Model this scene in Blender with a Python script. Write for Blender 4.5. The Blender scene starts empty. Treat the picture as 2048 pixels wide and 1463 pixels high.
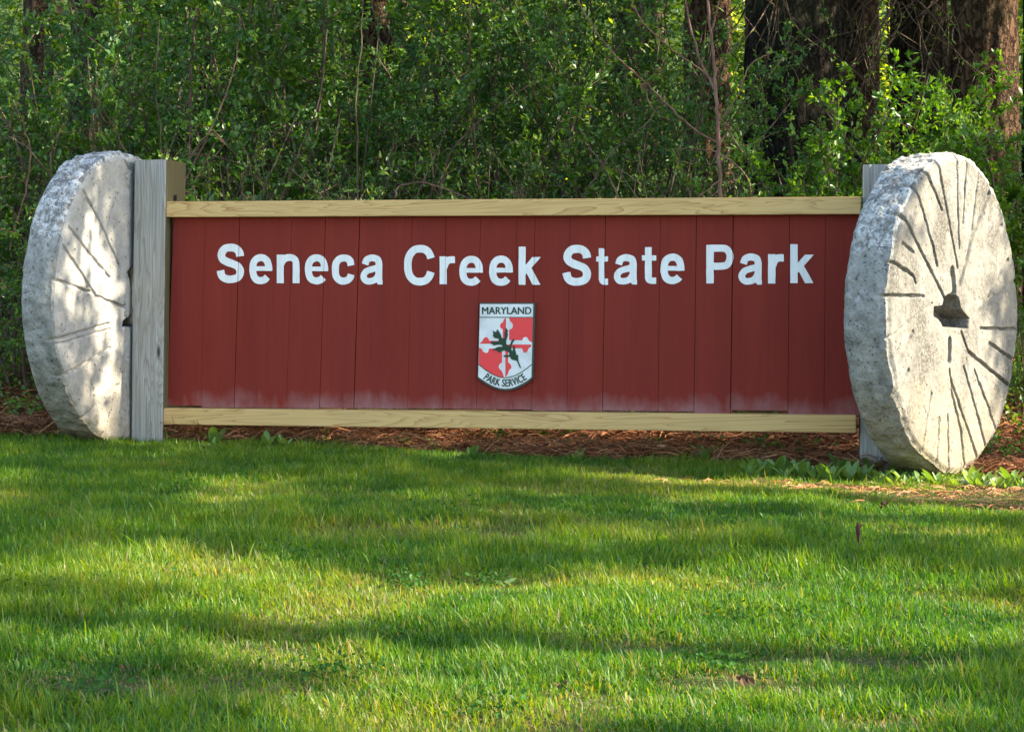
import bpy, math, random
import numpy as np
R = math.radians
random.seed(7)
rng = np.random.default_rng(11)
SC = bpy.context.scene
COL = SC.collection

# ------------------------------------------------------------------ camera, sky, sun, exposure
EYE, F = 0.72, 4000.0 / 2048.0          # eye height; focal length / picture width
cam_d = bpy.data.cameras.new('camera'); cam = bpy.data.objects.new('camera', cam_d); COL.objects.link(cam)
cam.location = (0, 0, EYE); cam.rotation_euler = (R(90), 0, 0)
cam_d.sensor_width = 36; cam_d.lens = 36 * F; cam_d.shift_y = -163.5 / 2048
cam_d.clip_start = 0.05; cam_d.clip_end = 500
SC.camera = cam
SUN_EL, SUN_AZ = R(34), R(-6)           # azimuth: from +X towards +Y
SD = np.array([math.cos(SUN_EL) * math.cos(SUN_AZ), math.cos(SUN_EL) * math.sin(SUN_AZ), math.sin(SUN_EL)])
w = bpy.data.worlds.new('World'); SC.world = w; w.use_nodes = True
nt = w.node_tree; bg = nt.nodes['Background']
sky = nt.nodes.new('ShaderNodeTexSky'); sky.sky_type = 'NISHITA'; sky.sun_disc = False
sky.sun_elevation = SUN_EL; sky.sun_rotation = math.pi / 2 - SUN_AZ
wb = nt.nodes.new('ShaderNodeMix'); wb.data_type = 'RGBA'; wb.blend_type = 'MULTIPLY'; wb.inputs[0].default_value = 1; wb.inputs[7].default_value = (1.02, .995, .92, 1)
nt.links.new(sky.outputs[0], wb.inputs[6]); nt.links.new(wb.outputs[2], bg.inputs[0]); bg.inputs[1].default_value = 0.15
sun_d = bpy.data.lights.new('sun', 'SUN'); sun_d.energy = 5.0; sun_d.angle = R(0.53); sun_d.color = (1.0, 0.86, 0.62)
sun = bpy.data.objects.new('sun', sun_d); COL.objects.link(sun)
sun.rotation_euler = (0, math.pi / 2 - SUN_EL, SUN_AZ)
SC.view_settings.view_transform = 'Standard'; SC.view_settings.look = 'None'
SC.view_settings.exposure = 2.1; SC.view_settings.gamma = 1
SC.cycles.use_denoising = True
SC.cycles.max_bounces = 6; SC.cycles.diffuse_bounces = 4; SC.cycles.transmission_bounces = 4

# ------------------------------------------------------------------ helpers
def at(px, py, Y):
    return np.array([(px - 1024) / 4000 * Y, Y, EYE - (py - 568) / 4000 * Y])

def _h(ix, iy, iz, s):
    n = (ix * 374761393 + iy * 668265263 + iz * 2147483647 * 3 + s * 974634777) & 0xffffffff
    n = ((n ^ (n >> 13)) * 1274126177) & 0xffffffff
    n = ((n ^ (n >> 16)) * 2246822519) & 0xffffffff
    return ((n ^ (n >> 15)) & 0xffffff) / float(0xffffff)
def noise3(p, s=0):
    p = np.asarray(p, float); i = np.floor(p).astype(np.int64); f = p - i; f = f * f * (3 - 2 * f)
    out = 0
    for a in (0, 1):
        for b in (0, 1):
            for c in (0, 1):
                wgt = (f[..., 0] if a else 1 - f[..., 0]) * (f[..., 1] if b else 1 - f[..., 1]) * (f[..., 2] if c else 1 - f[..., 2])
                out = out + wgt * _h(i[..., 0] + a, i[..., 1] + b, i[..., 2] + c, s)
    return out * 2 - 1
def fbm(p, oct=4, s=0, g=0.5):
    p = np.asarray(p, float); o = 0; a = 1.0; t = 0
    for k in range(oct):
        o = o + a * noise3(p * 2 ** k + 17.3 * k, s + k); t += a; a *= g
    return o / t
def sstep(a, b, x):
    t = np.clip((x - a) / (b - a), 0, 1); return t * t * (3 - 2 * t)
def P3(x, y, z=0.0):
    x = np.asarray(x, float); return np.stack([x, np.broadcast_to(np.asarray(y, float), x.shape), np.broadcast_to(np.asarray(z, float), x.shape)], -1)

def mesh_np(name, V, polys, mats, parent=None, smooth=False, tint=None, mat_idx=None):
    """polys: list of int arrays (n,k); tint: per-vertex float"""
    me = bpy.data.meshes.new(name)
    V = np.ascontiguousarray(V, dtype=np.float32)
    me.vertices.add(len(V)); me.vertices.foreach_set('co', V.ravel())
    polys = [np.asarray(p, dtype=np.int32) for p in polys if len(p)]
    loops = np.concatenate([p.ravel() for p in polys]); tot = np.concatenate([np.full(len(p), p.shape[1], np.int32) for p in polys])
    start = np.concatenate([[0], np.cumsum(tot)[:-1]]).astype(np.int32)
    me.loops.add(len(loops)); me.loops.foreach_set('vertex_index', loops)
    me.polygons.add(len(tot)); me.polygons.foreach_set('loop_start', start)
    if mat_idx is not None: me.polygons.foreach_set('material_index', np.asarray(mat_idx, np.int32))
    me.polygons.foreach_set('use_smooth', np.full(len(tot), smooth))
    me.update(calc_edges=True); me.validate()
    if tint is not None:
        a = me.attributes.new('tint', 'FLOAT', 'POINT'); a.data.foreach_set('value', np.asarray(tint, np.float32))
    for m in (mats if isinstance(mats, (list, tuple)) else [mats]): me.materials.append(m)
    o = bpy.data.objects.new(name, me); COL.objects.link(o)
    if parent is not None: o.parent = parent
    return o
def tag(o, label=None, cat=None, group=None, kind=None):
    if label: o['label'] = label
    if cat: o['category'] = cat
    if group: o['group'] = group
    if kind: o['kind'] = kind
    return o
def empty(name, loc=(0, 0, 0), rz=0.0):
    o = bpy.data.objects.new(name, None); COL.objects.link(o); o.location = loc; o.rotation_euler = (0, 0, rz); return o
def dup(root, loc, rz=0.0, sc=1.0, label=None, group=None):
    r = root.copy(); COL.objects.link(r); r.location = loc; r.rotation_euler = (0, 0, rz); r.scale = (sc, sc, sc)
    if label: r['label'] = label
    if group: r['group'] = group
    for ch in list(root.children):
        c = ch.copy(); COL.objects.link(c); c.parent = r
    return r

def grid_quads(n, m, wrap=False):
    """vertex (i,j) -> i*m+j ; wrap in i"""
    i = np.arange(n if wrap else n - 1)[:, None]; j = np.arange(m - 1)[None, :]
    i2 = (i + 1) % n
    return np.stack([i * m + j, i2 * m + j, i2 * m + j + 1, i * m + j + 1], -1).reshape(-1, 4)
def tube_arrays(paths, sides=5):
    """paths: list of (pts (k,3), radii (k,)) -> V, quads, caps dropped"""
    Vs, Qs, off = [], [], 0
    for pts, rad in paths:
        pts = np.asarray(pts, float); k = len(pts); rad = np.broadcast_to(np.asarray(rad, float), (k,))
        d = np.gradient(pts, axis=0); d /= np.linalg.norm(d, axis=1)[:, None] + 1e-9
        ref = np.array([0.31, 0.95, 0.05]) if abs(d[:, 2]).mean() > 0.5 else np.array([0.1, 0.2, 0.97])
        a = np.cross(d, ref); a /= np.linalg.norm(a, axis=1)[:, None] + 1e-9; b = np.cross(d, a)
        th = np.arange(sides) * 2 * math.pi / sides
        ring = pts[None] + rad[None, :, None] * (np.cos(th)[:, None, None] * a[None] + np.sin(th)[:, None, None] * b[None])
        Vs.append(ring.reshape(-1, 3)); Qs.append(grid_quads(sides, k, True) + off); off += sides * k
    return np.concatenate(Vs), np.concatenate(Qs)
def spline(pts, n):
    pts = np.asarray(pts, float)
    if len(pts) < 3: return pts[0] + (pts[-1] - pts[0]) * np.linspace(0, 1, n)[:, None]
    P = np.vstack([2 * pts[0] - pts[1], pts, 2 * pts[-1] - pts[-2]]); out = []
    for t in np.linspace(0, len(pts) - 1 - 1e-9, n):
        i = int(t); u = t - i; p0, p1, p2, p3 = P[i:i + 4]
        out.append(0.5 * (2 * p1 + (p2 - p0) * u + (2 * p0 - 5 * p1 + 4 * p2 - p3) * u * u + (3 * p1 - p0 - 3 * p2 + p3) * u ** 3))
    return np.array(out)

def rand_rot(n, up=0.5, rg=rng):
    """frames (n,3,3): columns = leaf axis (x), leaf width (y), normal (z); normals biased up"""
    nrm = rg.normal(size=(n, 3)); nrm[:, 2] = np.abs(nrm[:, 2]) + up * 2; nrm /= np.linalg.norm(nrm, axis=1)[:, None]
    ax = rg.normal(size=(n, 3)); ax -= (ax * nrm).sum(1)[:, None] * nrm; ax /= np.linalg.norm(ax, axis=1)[:, None]
    return np.stack([ax, np.cross(nrm, ax), nrm], -1)
# leaf templates: length 1 along x
LEAF = (np.array([[0, 0, 0], [.28, .2, .05], [.62, .2, .05], [1, 0, -.06], [.62, -.2, .05], [.28, -.2, .05], [.3, 0, -.02], [.64, 0, -.03]]),
        np.array([[0, 6, 2 - 1, 1]])[:0])
LEAF_V = np.array([[0, 0, 0], [.25, .19, .05], [.62, .2, .04], [1, 0, -.08], [.62, -.2, .04], [.25, -.19, .05], [.45, 0, -.02]])
LEAF_T = np.array([[0, 6, 1], [1, 6, 2], [2, 6, 3], [3, 6, 4], [4, 6, 5], [5, 6, 0]])
QUAD_V = np.array([[0, 0, 0], [.5, .26, .06], [1, 0, -.05], [.5, -.26, .06]])
QUAD_T = np.array([[0, 2, 1], [0, 3, 2]])
def scatter(pos, rot, size, V=LEAF_V, T=LEAF_T, tint=None, width=1.0):
    n = len(pos); k = len(V)
    VV = V[None] * np.array([1, width, 1]) * np.asarray(size).reshape(-1, 1, 1)
    out = np.einsum('nij,nkj->nki', rot, VV) + pos[:, None]
    Tt = (T[None] + (np.arange(n) * k)[:, None, None]).reshape(-1, T.shape[1])
    tn = np.repeat(tint if tint is not None else rng.random(n), k)
    return out.reshape(-1, 3), Tt, tn

# ------------------------------------------------------------------ materials
def mat(name):
    m = bpy.data.materials.new(name); m.use_nodes = True; n = m.node_tree; n.nodes.clear()
    out = n.nodes.new('ShaderNodeOutputMaterial'); return m, n, out
class N:
    def __init__(s, nt): s.t = nt
    def new(s, typ, **kw):
        n = s.t.nodes.new('ShaderNode' + typ)
        for k, v in kw.items():
            if k.startswith('i_'):
                key = k[2:]; key = int(key) if key.isdigit() else key.replace('_', ' ')
                sock = n.inputs[key]
                if hasattr(v, 'links') or isinstance(v, bpy.types.NodeSocket): s.t.links.new(v, sock)
                else: sock.default_value = v
            else: setattr(n, k, v)
        return n
    def ramp(s, fac, stops, interp='LINEAR'):
        n = s.t.nodes.new('ShaderNodeValToRGB'); n.color_ramp.interpolation = interp
        e = n.color_ramp.elements
        while len(e) < len(stops): e.new(0.5)
        for el, (p, c) in zip(e, stops): el.position = p; el.color = (*c, 1) if len(c) == 3 else c
        s.t.links.new(fac, n.inputs[0]); return n.outputs[0]
    def noise(s, vec, scale, detail=4, rough=.55, dist=0, out=0):
        n = s.new('TexNoise', i_Scale=scale, i_Detail=float(detail), i_Roughness=rough, i_Distortion=float(dist)); s.t.links.new(vec, n.inputs['Vector']); return n.outputs[out]
    def mp(s, vec, scale=(1, 1, 1), loc=(0, 0, 0)):
        n = s.new('Mapping'); s.t.links.new(vec, n.inputs['Vector']); n.inputs['Scale'].default_value = scale; n.inputs['Location'].default_value = loc; return n.outputs[0]
    def mix(s, fac, a, b, mode='MIX'):
        n = s.t.nodes.new('ShaderNodeMix'); n.data_type = 'RGBA'; n.blend_type = mode
        for sock, v in ((n.inputs[0], fac), (n.inputs[6], a), (n.inputs[7], b)):
            if isinstance(v, bpy.types.NodeSocket): s.t.links.new(v, sock)
            else: sock.default_value = v if not isinstance(v, tuple) else ((*v, 1) if len(v) == 3 else v)
        return n.outputs[2]
    def math(s, op, a, b=0.0, clamp=False):
        n = s.t.nodes.new('ShaderNodeMath'); n.operation = op; n.use_clamp = clamp
        for sock, v in ((n.inputs[0], a), (n.inputs[1], b)):
            if isinstance(v, bpy.types.NodeSocket): s.t.links.new(v, sock)
            else: sock.default_value = v
        return n.outputs[0]
    def bump(s, h, strength, dist):
        n = s.new('Bump'); n.inputs['Strength'].default_value = strength; n.inputs['Distance'].default_value = dist; s.t.links.new(h, n.inputs['Height']); return n.outputs[0]
    def obj(s): return s.new('TexCoord').outputs['Object']
    def attr(s): 
        n = s.new('Attribute'); n.attribute_name = 'tint'; return n.outputs['Fac']
def rough_mat(name, build, rough=.85, spec=.25):
    m, n, out = mat(name); k = N(n); col, nrm = build(k)
    b = k.new('BsdfPrincipled'); b.inputs['Roughness'].default_value = rough; b.inputs['Specular IOR Level'].default_value = spec
    if isinstance(col, bpy.types.NodeSocket): n.links.new(col, b.inputs['Base Color'])
    else: b.inputs['Base Color'].default_value = (*col, 1)
    if nrm is not None: n.links.new(nrm, b.inputs['Normal'])
    n.links.new(b.outputs[0], out.inputs[0]); return m
def leaf_mat(name, stops, trans=.38, gloss=.06, rough=.42, patch=None):
    m, n, out = mat(name); k = N(n)
    t = k.attr(); c = k.ramp(t, stops)
    if patch:
        g = k.new('NewGeometry').outputs['Position']; f = k.noise(g, patch[0], 3)
        f = k.ramp(f, [(.42, (0, 0, 0)), (.62, (1, 1, 1))]); c = k.mix(f, c, k.mix(.6, c, patch[1]))
    d = k.new('BsdfDiffuse', i_Color=c)
    tc = k.mix(1.0, c, (1.8, 1.6, .3), 'MULTIPLY')
    tr = k.new('BsdfTranslucent', i_Color=tc)
    mx = k.new('MixShader'); mx.inputs[0].default_value = trans; n.links.new(d.outputs[0], mx.inputs[1]); n.links.new(tr.outputs[0], mx.inputs[2])
    gl = k.new('BsdfGlossy', i_Roughness=rough); gl.inputs['Color'].default_value = (.8, .85, .9, 1)
    m2 = k.new('MixShader'); m2.inputs[0].default_value = gloss; n.links.new(mx.outputs[0], m2.inputs[1]); n.links.new(gl.outputs[0], m2.inputs[2])
    n.links.new(m2.outputs[0], out.inputs[0]); return m

def _flat(c): return lambda k: (c, None)
def _grain(cols, dark, scale=1.0, axis='x', knots=False, seed=0.0):
    def f(k):
        o = k.obj(); st = (.55, 7, 7) if axis == 'x' else (7, 7, .55)
        v = k.mp(o, tuple(a * scale for a in st), (seed, seed * 1.7, seed * .6))
        n1 = k.noise(v, 1.6, 3, .5, .6)
        ring = k.math('FRACT', k.math('MULTIPLY', n1, 17.0))
        c = k.ramp(ring, [(0, cols[0]), (.55, cols[1]), (.86, cols[2]), (.95, cols[3]), (1, cols[0])])
        v2 = k.mp(o, (2, 260, 260) if axis == 'x' else (260, 260, 2)); n2 = k.noise(v2, 1.0, 2)
        c = k.mix(k.ramp(n2, [(.5, (0, 0, 0)), (.75, (.35, .35, .35))]), c, dark)
        v3 = k.noise(o, 4.0, 3); c = k.mix(k.ramp(v3, [(.45, (0, 0, 0)), (.8, (.35, .35, .35))]), c, dark)
        return c, k.bump(n2, .25, .002)
    return f
M = {}
M['lumber'] = rough_mat('fresh_lumber', _grain([(.57, .38, .16), (.55, .36, .145), (.46, .28, .11), (.34, .19, .07)], (.44, .30, .13), 1.0, 'x'), .65)
def _post(k):
    o = k.obj(); v = k.mp(o, (9, 9, .55)); n1 = k.noise(v, 1.8, 3, .5, .9)
    kd = k.new('VectorMath', operation='DISTANCE'); k.t.links.new(k.mp(o, (1, 0, .30), (1.535, 0, -.129)), kd.inputs[0]); kdv = kd.outputs['Value']
    near = k.ramp(kdv, [(0, (1, 1, 1)), (.075, (0, 0, 0))])
    ring = k.math('FRACT', k.math('ADD', k.math('MULTIPLY', n1, 12.0), k.math('MULTIPLY', near, 5.0)))
    c = k.ramp(ring, [(0, (.40, .39, .37)), (.5, (.36, .35, .33)), (.85, (.25, .235, .215)), (1, (.38, .365, .345))])
    n2 = k.noise(k.mp(o, (180, 180, 3)), 1, 3); c = k.mix(k.ramp(n2, [(.3, (.6, .6, .6)), (.6, (0, 0, 0))]), c, (.17, .165, .155))
    n3 = k.noise(k.mp(o, (6, 6, 1.5)), 1.5, 4); c = k.mix(k.ramp(n3, [(.45, (0, 0, 0)), (.75, (.7, .7, .7))]), c, (.24, .21, .155))
    c = k.mix(k.ramp(kdv, [(.004, (1, 1, 1)), (.012, (0, 0, 0))]), c, (.06, .045, .04))
    return c, k.bump(k.math('ADD', n2, ring), .5, .003)
M['post'] = rough_mat('weathered_timber', _post, .9)
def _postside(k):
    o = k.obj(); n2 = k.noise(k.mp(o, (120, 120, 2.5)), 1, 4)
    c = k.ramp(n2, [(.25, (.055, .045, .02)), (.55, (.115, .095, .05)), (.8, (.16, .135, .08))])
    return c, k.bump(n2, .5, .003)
M['post_side'] = rough_mat('stained_timber', _postside, .9)  # post sides coloured darker to stand for the shade on them
def _panel(k):
    o = k.obj(); n = k.noise(o, 420, 2); n2 = k.noise(k.mp(o, (8, 8, 1.2)), 1.4, 4)
    c = k.mix(k.ramp(n2, [(.3, (0, 0, 0)), (.7, (1, 1, 1))]), (.180, .021, .013), (.210, .027, .017))
    pb = k.noise(k.mp(o, (6.5, 0, 0)), 1.0, 1); c = k.mix(k.ramp(pb, [(.35, (0, 0, 0)), (.65, (.5, .5, .5))]), c, (.165, .022, .017))
    gv = k.noise(k.mp(o, (95, 95, 2.2)), 1, 4, .7); c = k.mix(k.ramp(gv, [(.30, (.45, .45, .45)), (.5, (0, 0, 0))]), c, (.13, .016, .012))
    # chalky mildew bloom creeping up from the board ends
    sep = k.new('SeparateXYZ'); k.t.links.new(o, sep.inputs[0])
    st = k.noise(k.mp(o, (11, 1, 3.0)), 1.0, 6, .7); low = k.math('SUBTRACT', 1.0, k.math('MULTIPLY', k.math('SUBTRACT', sep.outputs[2], .165), 3.6), True)
    low = k.math('POWER', low, 1.15)
    f = k.ramp(k.math('MULTIPLY', low, k.math('ADD', st, k.math('MULTIPLY', k.noise(k.mp(o, (4.5, 1, 3.5)), 1.0, 3), 1.1))), [(.64, (0, 0, 0)), (1.12, (.62, .62, .62))])
    sp = k.noise(o, 60, 5, .7); f = k.math('MULTIPLY', f, k.math('ADD', sp, .45), True)
    c = k.mix(f, c, (.27, .155, .155))
    return c, k.bump(k.math('ADD', k.math('MULTIPLY', n, .5), k.noise(k.mp(o, (150, 150, 6)), 1, 2)), .18, .002)
M['panel'] = rough_mat('red_painted_wood', _panel, .7, .15)
M['dark'] = rough_mat('hollow_dark', _flat((.012, .01, .008)), .95)
M['letter'] = rough_mat('white_sign_paint', lambda k: (k.ramp(k.noise(k.mp(k.obj(), (60, 60, 12)), 1, 4), [(.25, (.62, .63, .63)), (.6, (.75, .75, .75))]), None), .5)
M['letter_edge'] = rough_mat('bare_wood_edge', _flat((.25, .15, .07)), .8)
M['em_white'] = rough_mat('shield_white', lambda k: (k.ramp(k.noise(k.obj(), 22, 5), [(.3, (.55, .56, .56)), (.55, (.68, .69, .70)), (.8, (.72, .72, .70))]), None), .45)
M['em_red'] = rough_mat('shield_red', _flat((.74, .055, .06)), .4)
M['em_green'] = rough_mat('shield_green', _flat((.012, .045, .026)), .4)
M['em_frame'] = rough_mat('shield_frame', _flat((.045, .06, .05)), .5)

def _stone(in_sun, face):
    def f(k):
        o = k.obj()
        big = k.noise(o, 3.0, 5, .6); med = k.noise(o, 16, 5, .65); fine = k.noise(o, 95, 4, .7)
        if face: c = k.mix(k.ramp(med, [(.35, (0, 0, 0)), (.68, (1, 1, 1))]), ((.135, .133, .128) if in_sun else (.29, .285, .28)), ((.225, .222, .213) if in_sun else (.37, .366, .36)))
        else: c = k.mix(k.ramp(med, [(.36, (0, 0, 0)), (.64, (1, 1, 1))]), (.16, .155, .145), (.35, .343, .325))
        c = k.mix(k.ramp(big, [(.42, (0, 0, 0)), (.7, (.6, .6, .6))]), c, ((.20, .185, .16) if in_sun else (.30, .29, .27)) if face else (.17, .165, .155))
        if face and in_sun:
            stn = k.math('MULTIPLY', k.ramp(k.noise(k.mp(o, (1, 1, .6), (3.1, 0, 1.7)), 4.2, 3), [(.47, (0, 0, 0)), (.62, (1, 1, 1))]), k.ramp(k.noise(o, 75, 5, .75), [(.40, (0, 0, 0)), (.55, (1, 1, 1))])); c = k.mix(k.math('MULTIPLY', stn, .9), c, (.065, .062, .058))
        # pale lichen crust on the weather side, ochre staining near the ground
        sep = k.new('SeparateXYZ'); k.t.links.new(o, sep.inputs[0])
        up = k.math('ADD', k.math('MULTIPLY', sep.outputs[2], .85 if not face else .25), k.noise(o, 7, 6, .75))
        li = k.ramp(up, [(.62, (0, 0, 0)), (.80, (1, 1, 1))]); blot = k.ramp(k.noise(o, 30, 6, .8), [(.44, (0, 0, 0)), (.56, (1, 1, 1))])
        c = k.mix(k.math('MULTIPLY', li, blot), c, (.56, .555, .55) if not face else (.42, .41, .39))
        c = k.mix(k.math('MULTIPLY', k.ramp(up, [(.60, (0, 0, 0)), (.82, (.85, .85, .85))]), k.ramp(k.noise(k.mp(o, (1, 1, 1), (5, 3, 1)), 24, 6, .8), [(.48, (0, 0, 0)), (.58, (1, 1, 1))])), c, (.085, .085, .09))
        lowf = k.ramp(k.math('ADD', k.math('MULTIPLY', sep.outputs[2], -1.0), k.math('MULTIPLY', k.noise(o, 5, 4), .55)), [(.52, (0, 0, 0)), (.95, (.75, .75, .75))])
        c = k.mix(lowf, c, (.25, .205, .115) if not face else (.27, .225, .15))
        rust = k.ramp(k.noise(k.mp(o, (1, 1, .45), (2.2, .3, .7)), 6, 3), [(.72, (0, 0, 0)), (.80, (.7, .7, .7))]); c = k.mix(rust, c, (.36, .19, .07))
        vo = k.new('TexVoronoi', i_Scale=52.0 if face else 70.0); k.t.links.new(k.mix(.06, o, k.noise(o, 20, 3, out=1)), vo.inputs['Vector'])
        keep = k.ramp(k.noise(o, 21, 3), [(.47, (0, 0, 0)), (.56, (1, 1, 1))])
        pit = k.math('MULTIPLY', k.ramp(vo.outputs['Distance'], [(.16, (1, 1, 1)), (.27, (0, 0, 0))]), keep)
        c = k.mix(k.math('MULTIPLY', pit, .75), c, (.09, .085, .08))
        c = k.mix(k.ramp(fine, [(.28, (.55, .55, .55)), (.45, (0, 0, 0))]), c, (.15, .14, .125))
        h = k.math('SUBTRACT', k.math('ADD', k.math('MULTIPLY', fine, .7), med), k.math('MULTIPLY', pit, 1.2))
        return c, k.bump(h, .75 if face else .9, .006 if face else .01)
    return f
M['stone_face'] = rough_mat('dressed_granite', _stone(1, True), .92, .2)  # copy of the face for the sunlit stone, colour lowered against the strong sun
M['stone_face_grey'] = rough_mat('grey_granite', _stone(0, True), .92, .2)  # lighter copy of the face for the stone in shade
M['stone_rim'] = rough_mat('rough_granite', _stone(0, False), .95, .2)
def _concrete(k):
    o = k.obj(); n = k.noise(o, 30, 5); return k.ramp(n, [(.3, (.20, .18, .15)), (.7, (.36, .33, .28))]), k.bump(n, .5, .005)
M['concrete'] = rough_mat('footing_stone', _concrete, .95)
def _bark(a, b, c_):
    def f(k):
        o = k.obj(); v = k.mp(o, (1, 1, .2)); n = k.noise(v, 42, 6, .7, .6); p = k.noise(o, 2.2, 3)
        vo = k.new('TexVoronoi', i_Scale=27.0, feature='DISTANCE_TO_EDGE'); k.t.links.new(k.mix(.10, k.mp(o, (1, 1, .30)), k.noise(o, 11, 5, .65, out=1)), vo.inputs['Vector'])
        e = k.ramp(vo.outputs['Distance'], [(0, (0, 0, 0)), (.16, (1, 1, 1))])
        c = k.ramp(n, [(.3, a), (.55, b), (.75, c_)]); c = k.mix(e, tuple(x * .6 for x in a), c)
        c = k.mix(k.ramp(p, [(.5, (0, 0, 0)), (.8, (.5, .5, .5))]), c, (.07, .085, .04))
        return c, k.bump(k.math('ADD', k.math('MULTIPLY', e, .8), n), 1.0, .03)
    return f
M['bark'] = rough_mat('furrowed_bark', _bark((.035, .025, .018), (.085, .06, .042), (.16, .115, .08)), .95, .15)
M['bark_red'] = rough_mat('pine_bark', _bark((.05, .028, .018), (.13, .075, .048), (.26, .16, .105)), .95, .15)
M['bark_dark'] = rough_mat('old_dark_bark', _bark((.020, .017, .013), (.042, .035, .027), (.085, .072, .056)), .95, .15)
M['twig'] = rough_mat('twig_bark', lambda k: (k.ramp(k.noise(k.mp(k.obj(), (1, 1, 1)), 9, 4), [(.3, (.035, .024, .016)), (.55, (.085, .058, .04)), (.78, (.19, .145, .105))]), None), .8)
M['sapling'] = rough_mat('sapling_bark', lambda k: (k.ramp(k.noise(k.obj(), 14, 4), [(.3, (.09, .045, .032)), (.6, (.17, .095, .07)), (.8, (.26, .17, .13))]), None), .7)
M['leaf_blue'] = leaf_mat('leaf_dull_green', [(0, (.018, .060, .010)), (.45, (.036, .110, .016)), (.8, (.062, .165, .026)), (1, (.12, .24, .07))], .36, .035, .5)
M['leaf_mid'] = leaf_mat('leaf_mid_green', [(0, (.030, .075, .009)), (.5, (.062, .145, .014)), (.85, (.10, .20, .022)), (1, (.17, .27, .05))], .4, .035)
M['leaf_lime'] = leaf_mat('leaf_fresh_green', [(0, (.032, .10, .006)), (.5, (.070, .175, .008)), (.85, (.12, .24, .014)), (1, (.18, .29, .04))], .42, .04)
M['leaf_far'] = leaf_mat('leaf_far_green', [(0, (.012, .035, .004)), (.5, (.030, .070, .006)), (1, (.075, .12, .012))], .4, .02)  # leaves coloured darker in place of canopy shade on the slope
M['leaf_glow'] = leaf_mat('leaf_young_yellow_green', [(0, (.16, .25, .02)), (1, (.36, .42, .05))], .55, .02)  # leaf colour brightened to stand for sun on far foliage
M['leaf_crown'] = leaf_mat('leaf_crown_green', [(0, (.03, .08, .015)), (1, (.07, .15, .03))], .25, .05)
M['weed'] = leaf_mat('weed_leaf', [(0, (.09, .18, .035)), (.5, (.15, .25, .06)), (1, (.25, .35, .14))], .35, .04)
M['weed_dark'] = leaf_mat('clover_leaf', [(0, (.02, .07, .012)), (1, (.04, .11, .02))], .35, .008)
M['grass'] = leaf_mat('grass_blade', [(0, (.017, .078, .009)), (.25, (.037, .122, .009)), (.55, (.082, .172, .008)), (.84, (.170, .235, .010)), (.90, (.15, .155, .05)), (.97, (.22, .18, .09)), (1, (.27, .22, .12))], .52, .02, .5)
M['needle'] = rough_mat('dead_needle', lambda k: (k.ramp(k.attr(), [(0, (.06, .022, .011)), (.4, (.19, .068, .028)), (.75, (.33, .135, .058)), (1, (.38, .21, .11))]), None), .8)
M['dead'] = rough_mat('dead_leaf', _flat((.10, .055, .03)), .8)
M['stalk'] = rough_mat('maroon_stalk', _flat((.055, .014, .014)), .7)
def _lawn(k):
    g = k.obj(); n = k.noise(g, 9, 6, .7); n2 = k.noise(g, 55, 4, .7)
    c = k.ramp(n2, [(.3, (.035, .035, .012)), (.55, (.075, .075, .028)), (.75, (.16, .125, .06))])
    return k.mix(k.ramp(n, [(.4, (0, 0, 0)), (.7, (.7, .7, .7))]), c, (.035, .065, .015)), k.bump(n2, .8, .02)
M['lawn'] = rough_mat('lawn_soil', _lawn, .95, .1)
def _floor(k):
    g = k.obj(); n = k.noise(g, 3, 5, .7); n2 = k.noise(k.mp(g, (60, 25, 25)), 1, 5, .7)
    c = k.ramp(n2, [(.3, (.03, .014, .008)), (.5, (.085, .034, .017)), (.72, (.19, .085, .042))])
    return k.mix(k.ramp(n, [(.5, (0, 0, 0)), (.75, (.6, .6, .6))]), c, (.05, .035, .02)), k.bump(n2, .8, .02)
M['floor'] = rough_mat('needle_litter', _floor, .95, .1)
M['hill'] = rough_mat('hill_cover', lambda k: (k.ramp(k.noise(k.obj(), 1.4, 6, .7), [(.3, (.02, .035, .01)), (.55, (.05, .09, .02)), (.75, (.12, .16, .04))]), None), .95, .1)

# ------------------------------------------------------------------ terrain
YS = 8.33; A_S = R(9.6)
def zlawn(x, y):
    return np.where(x > 0, -0.031, -0.019) * x + 0.012 * noise3(P3(x * 1.3, y * 1.3), 3) + 0.008 * noise3(P3(x * 4, y * 4), 5)
def edge_y(x):                       # where the lawn stops and the needle litter starts
    return YS - x * math.tan(A_S) + 0.09 + 0.05 * noise3(P3(x * 5, x * 0), 9)
def zfloor(x, y):
    d = y - (YS - x * math.tan(A_S))
    r = 0.20 * sstep(.3, 2.0, d) + 0.10 * np.clip(d - 1.5, 0, 5) * .6 + 0.30 * np.clip(d - 8, 0, 100)
    return -0.031 * x * (1 - sstep(3, 8, np.abs(x)) * .5) + r + .035 * noise3(P3(x * 2.2, y * 2.2), 8) * sstep(0, .6, d) + 0.012 * noise3(P3(x * 7, y * 7), 12)
def sheet(name, x0, x1, y0, y1, nx, ny, fz, m):
    X, Y = np.meshgrid(np.linspace(x0, x1, nx), np.linspace(y0, y1, ny), indexing='ij')
    Y = Y; V = np.stack([X, Y, fz(X, Y)], -1).reshape(-1, 3)
    return mesh_np(name, V, [grid_quads(nx, ny)], m, smooth=True)
tag(sheet('lawn_ground', -9, 9, -4, 8.6, 200, 160, lambda X, Y: zlawn(X, Y) - .10 * sstep(0, .2, Y - edge_y(X)), M['lawn']), kind='structure')
def sheetf(X, Y):
    return zfloor(X, Y) - .10 * (1 - sstep(-.12, .02, Y - edge_y(X)))
tag(sheet('forest_floor', -9, 9, 6.2, 16.5, 220, 200, sheetf, M['floor']), kind='structure')
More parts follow.
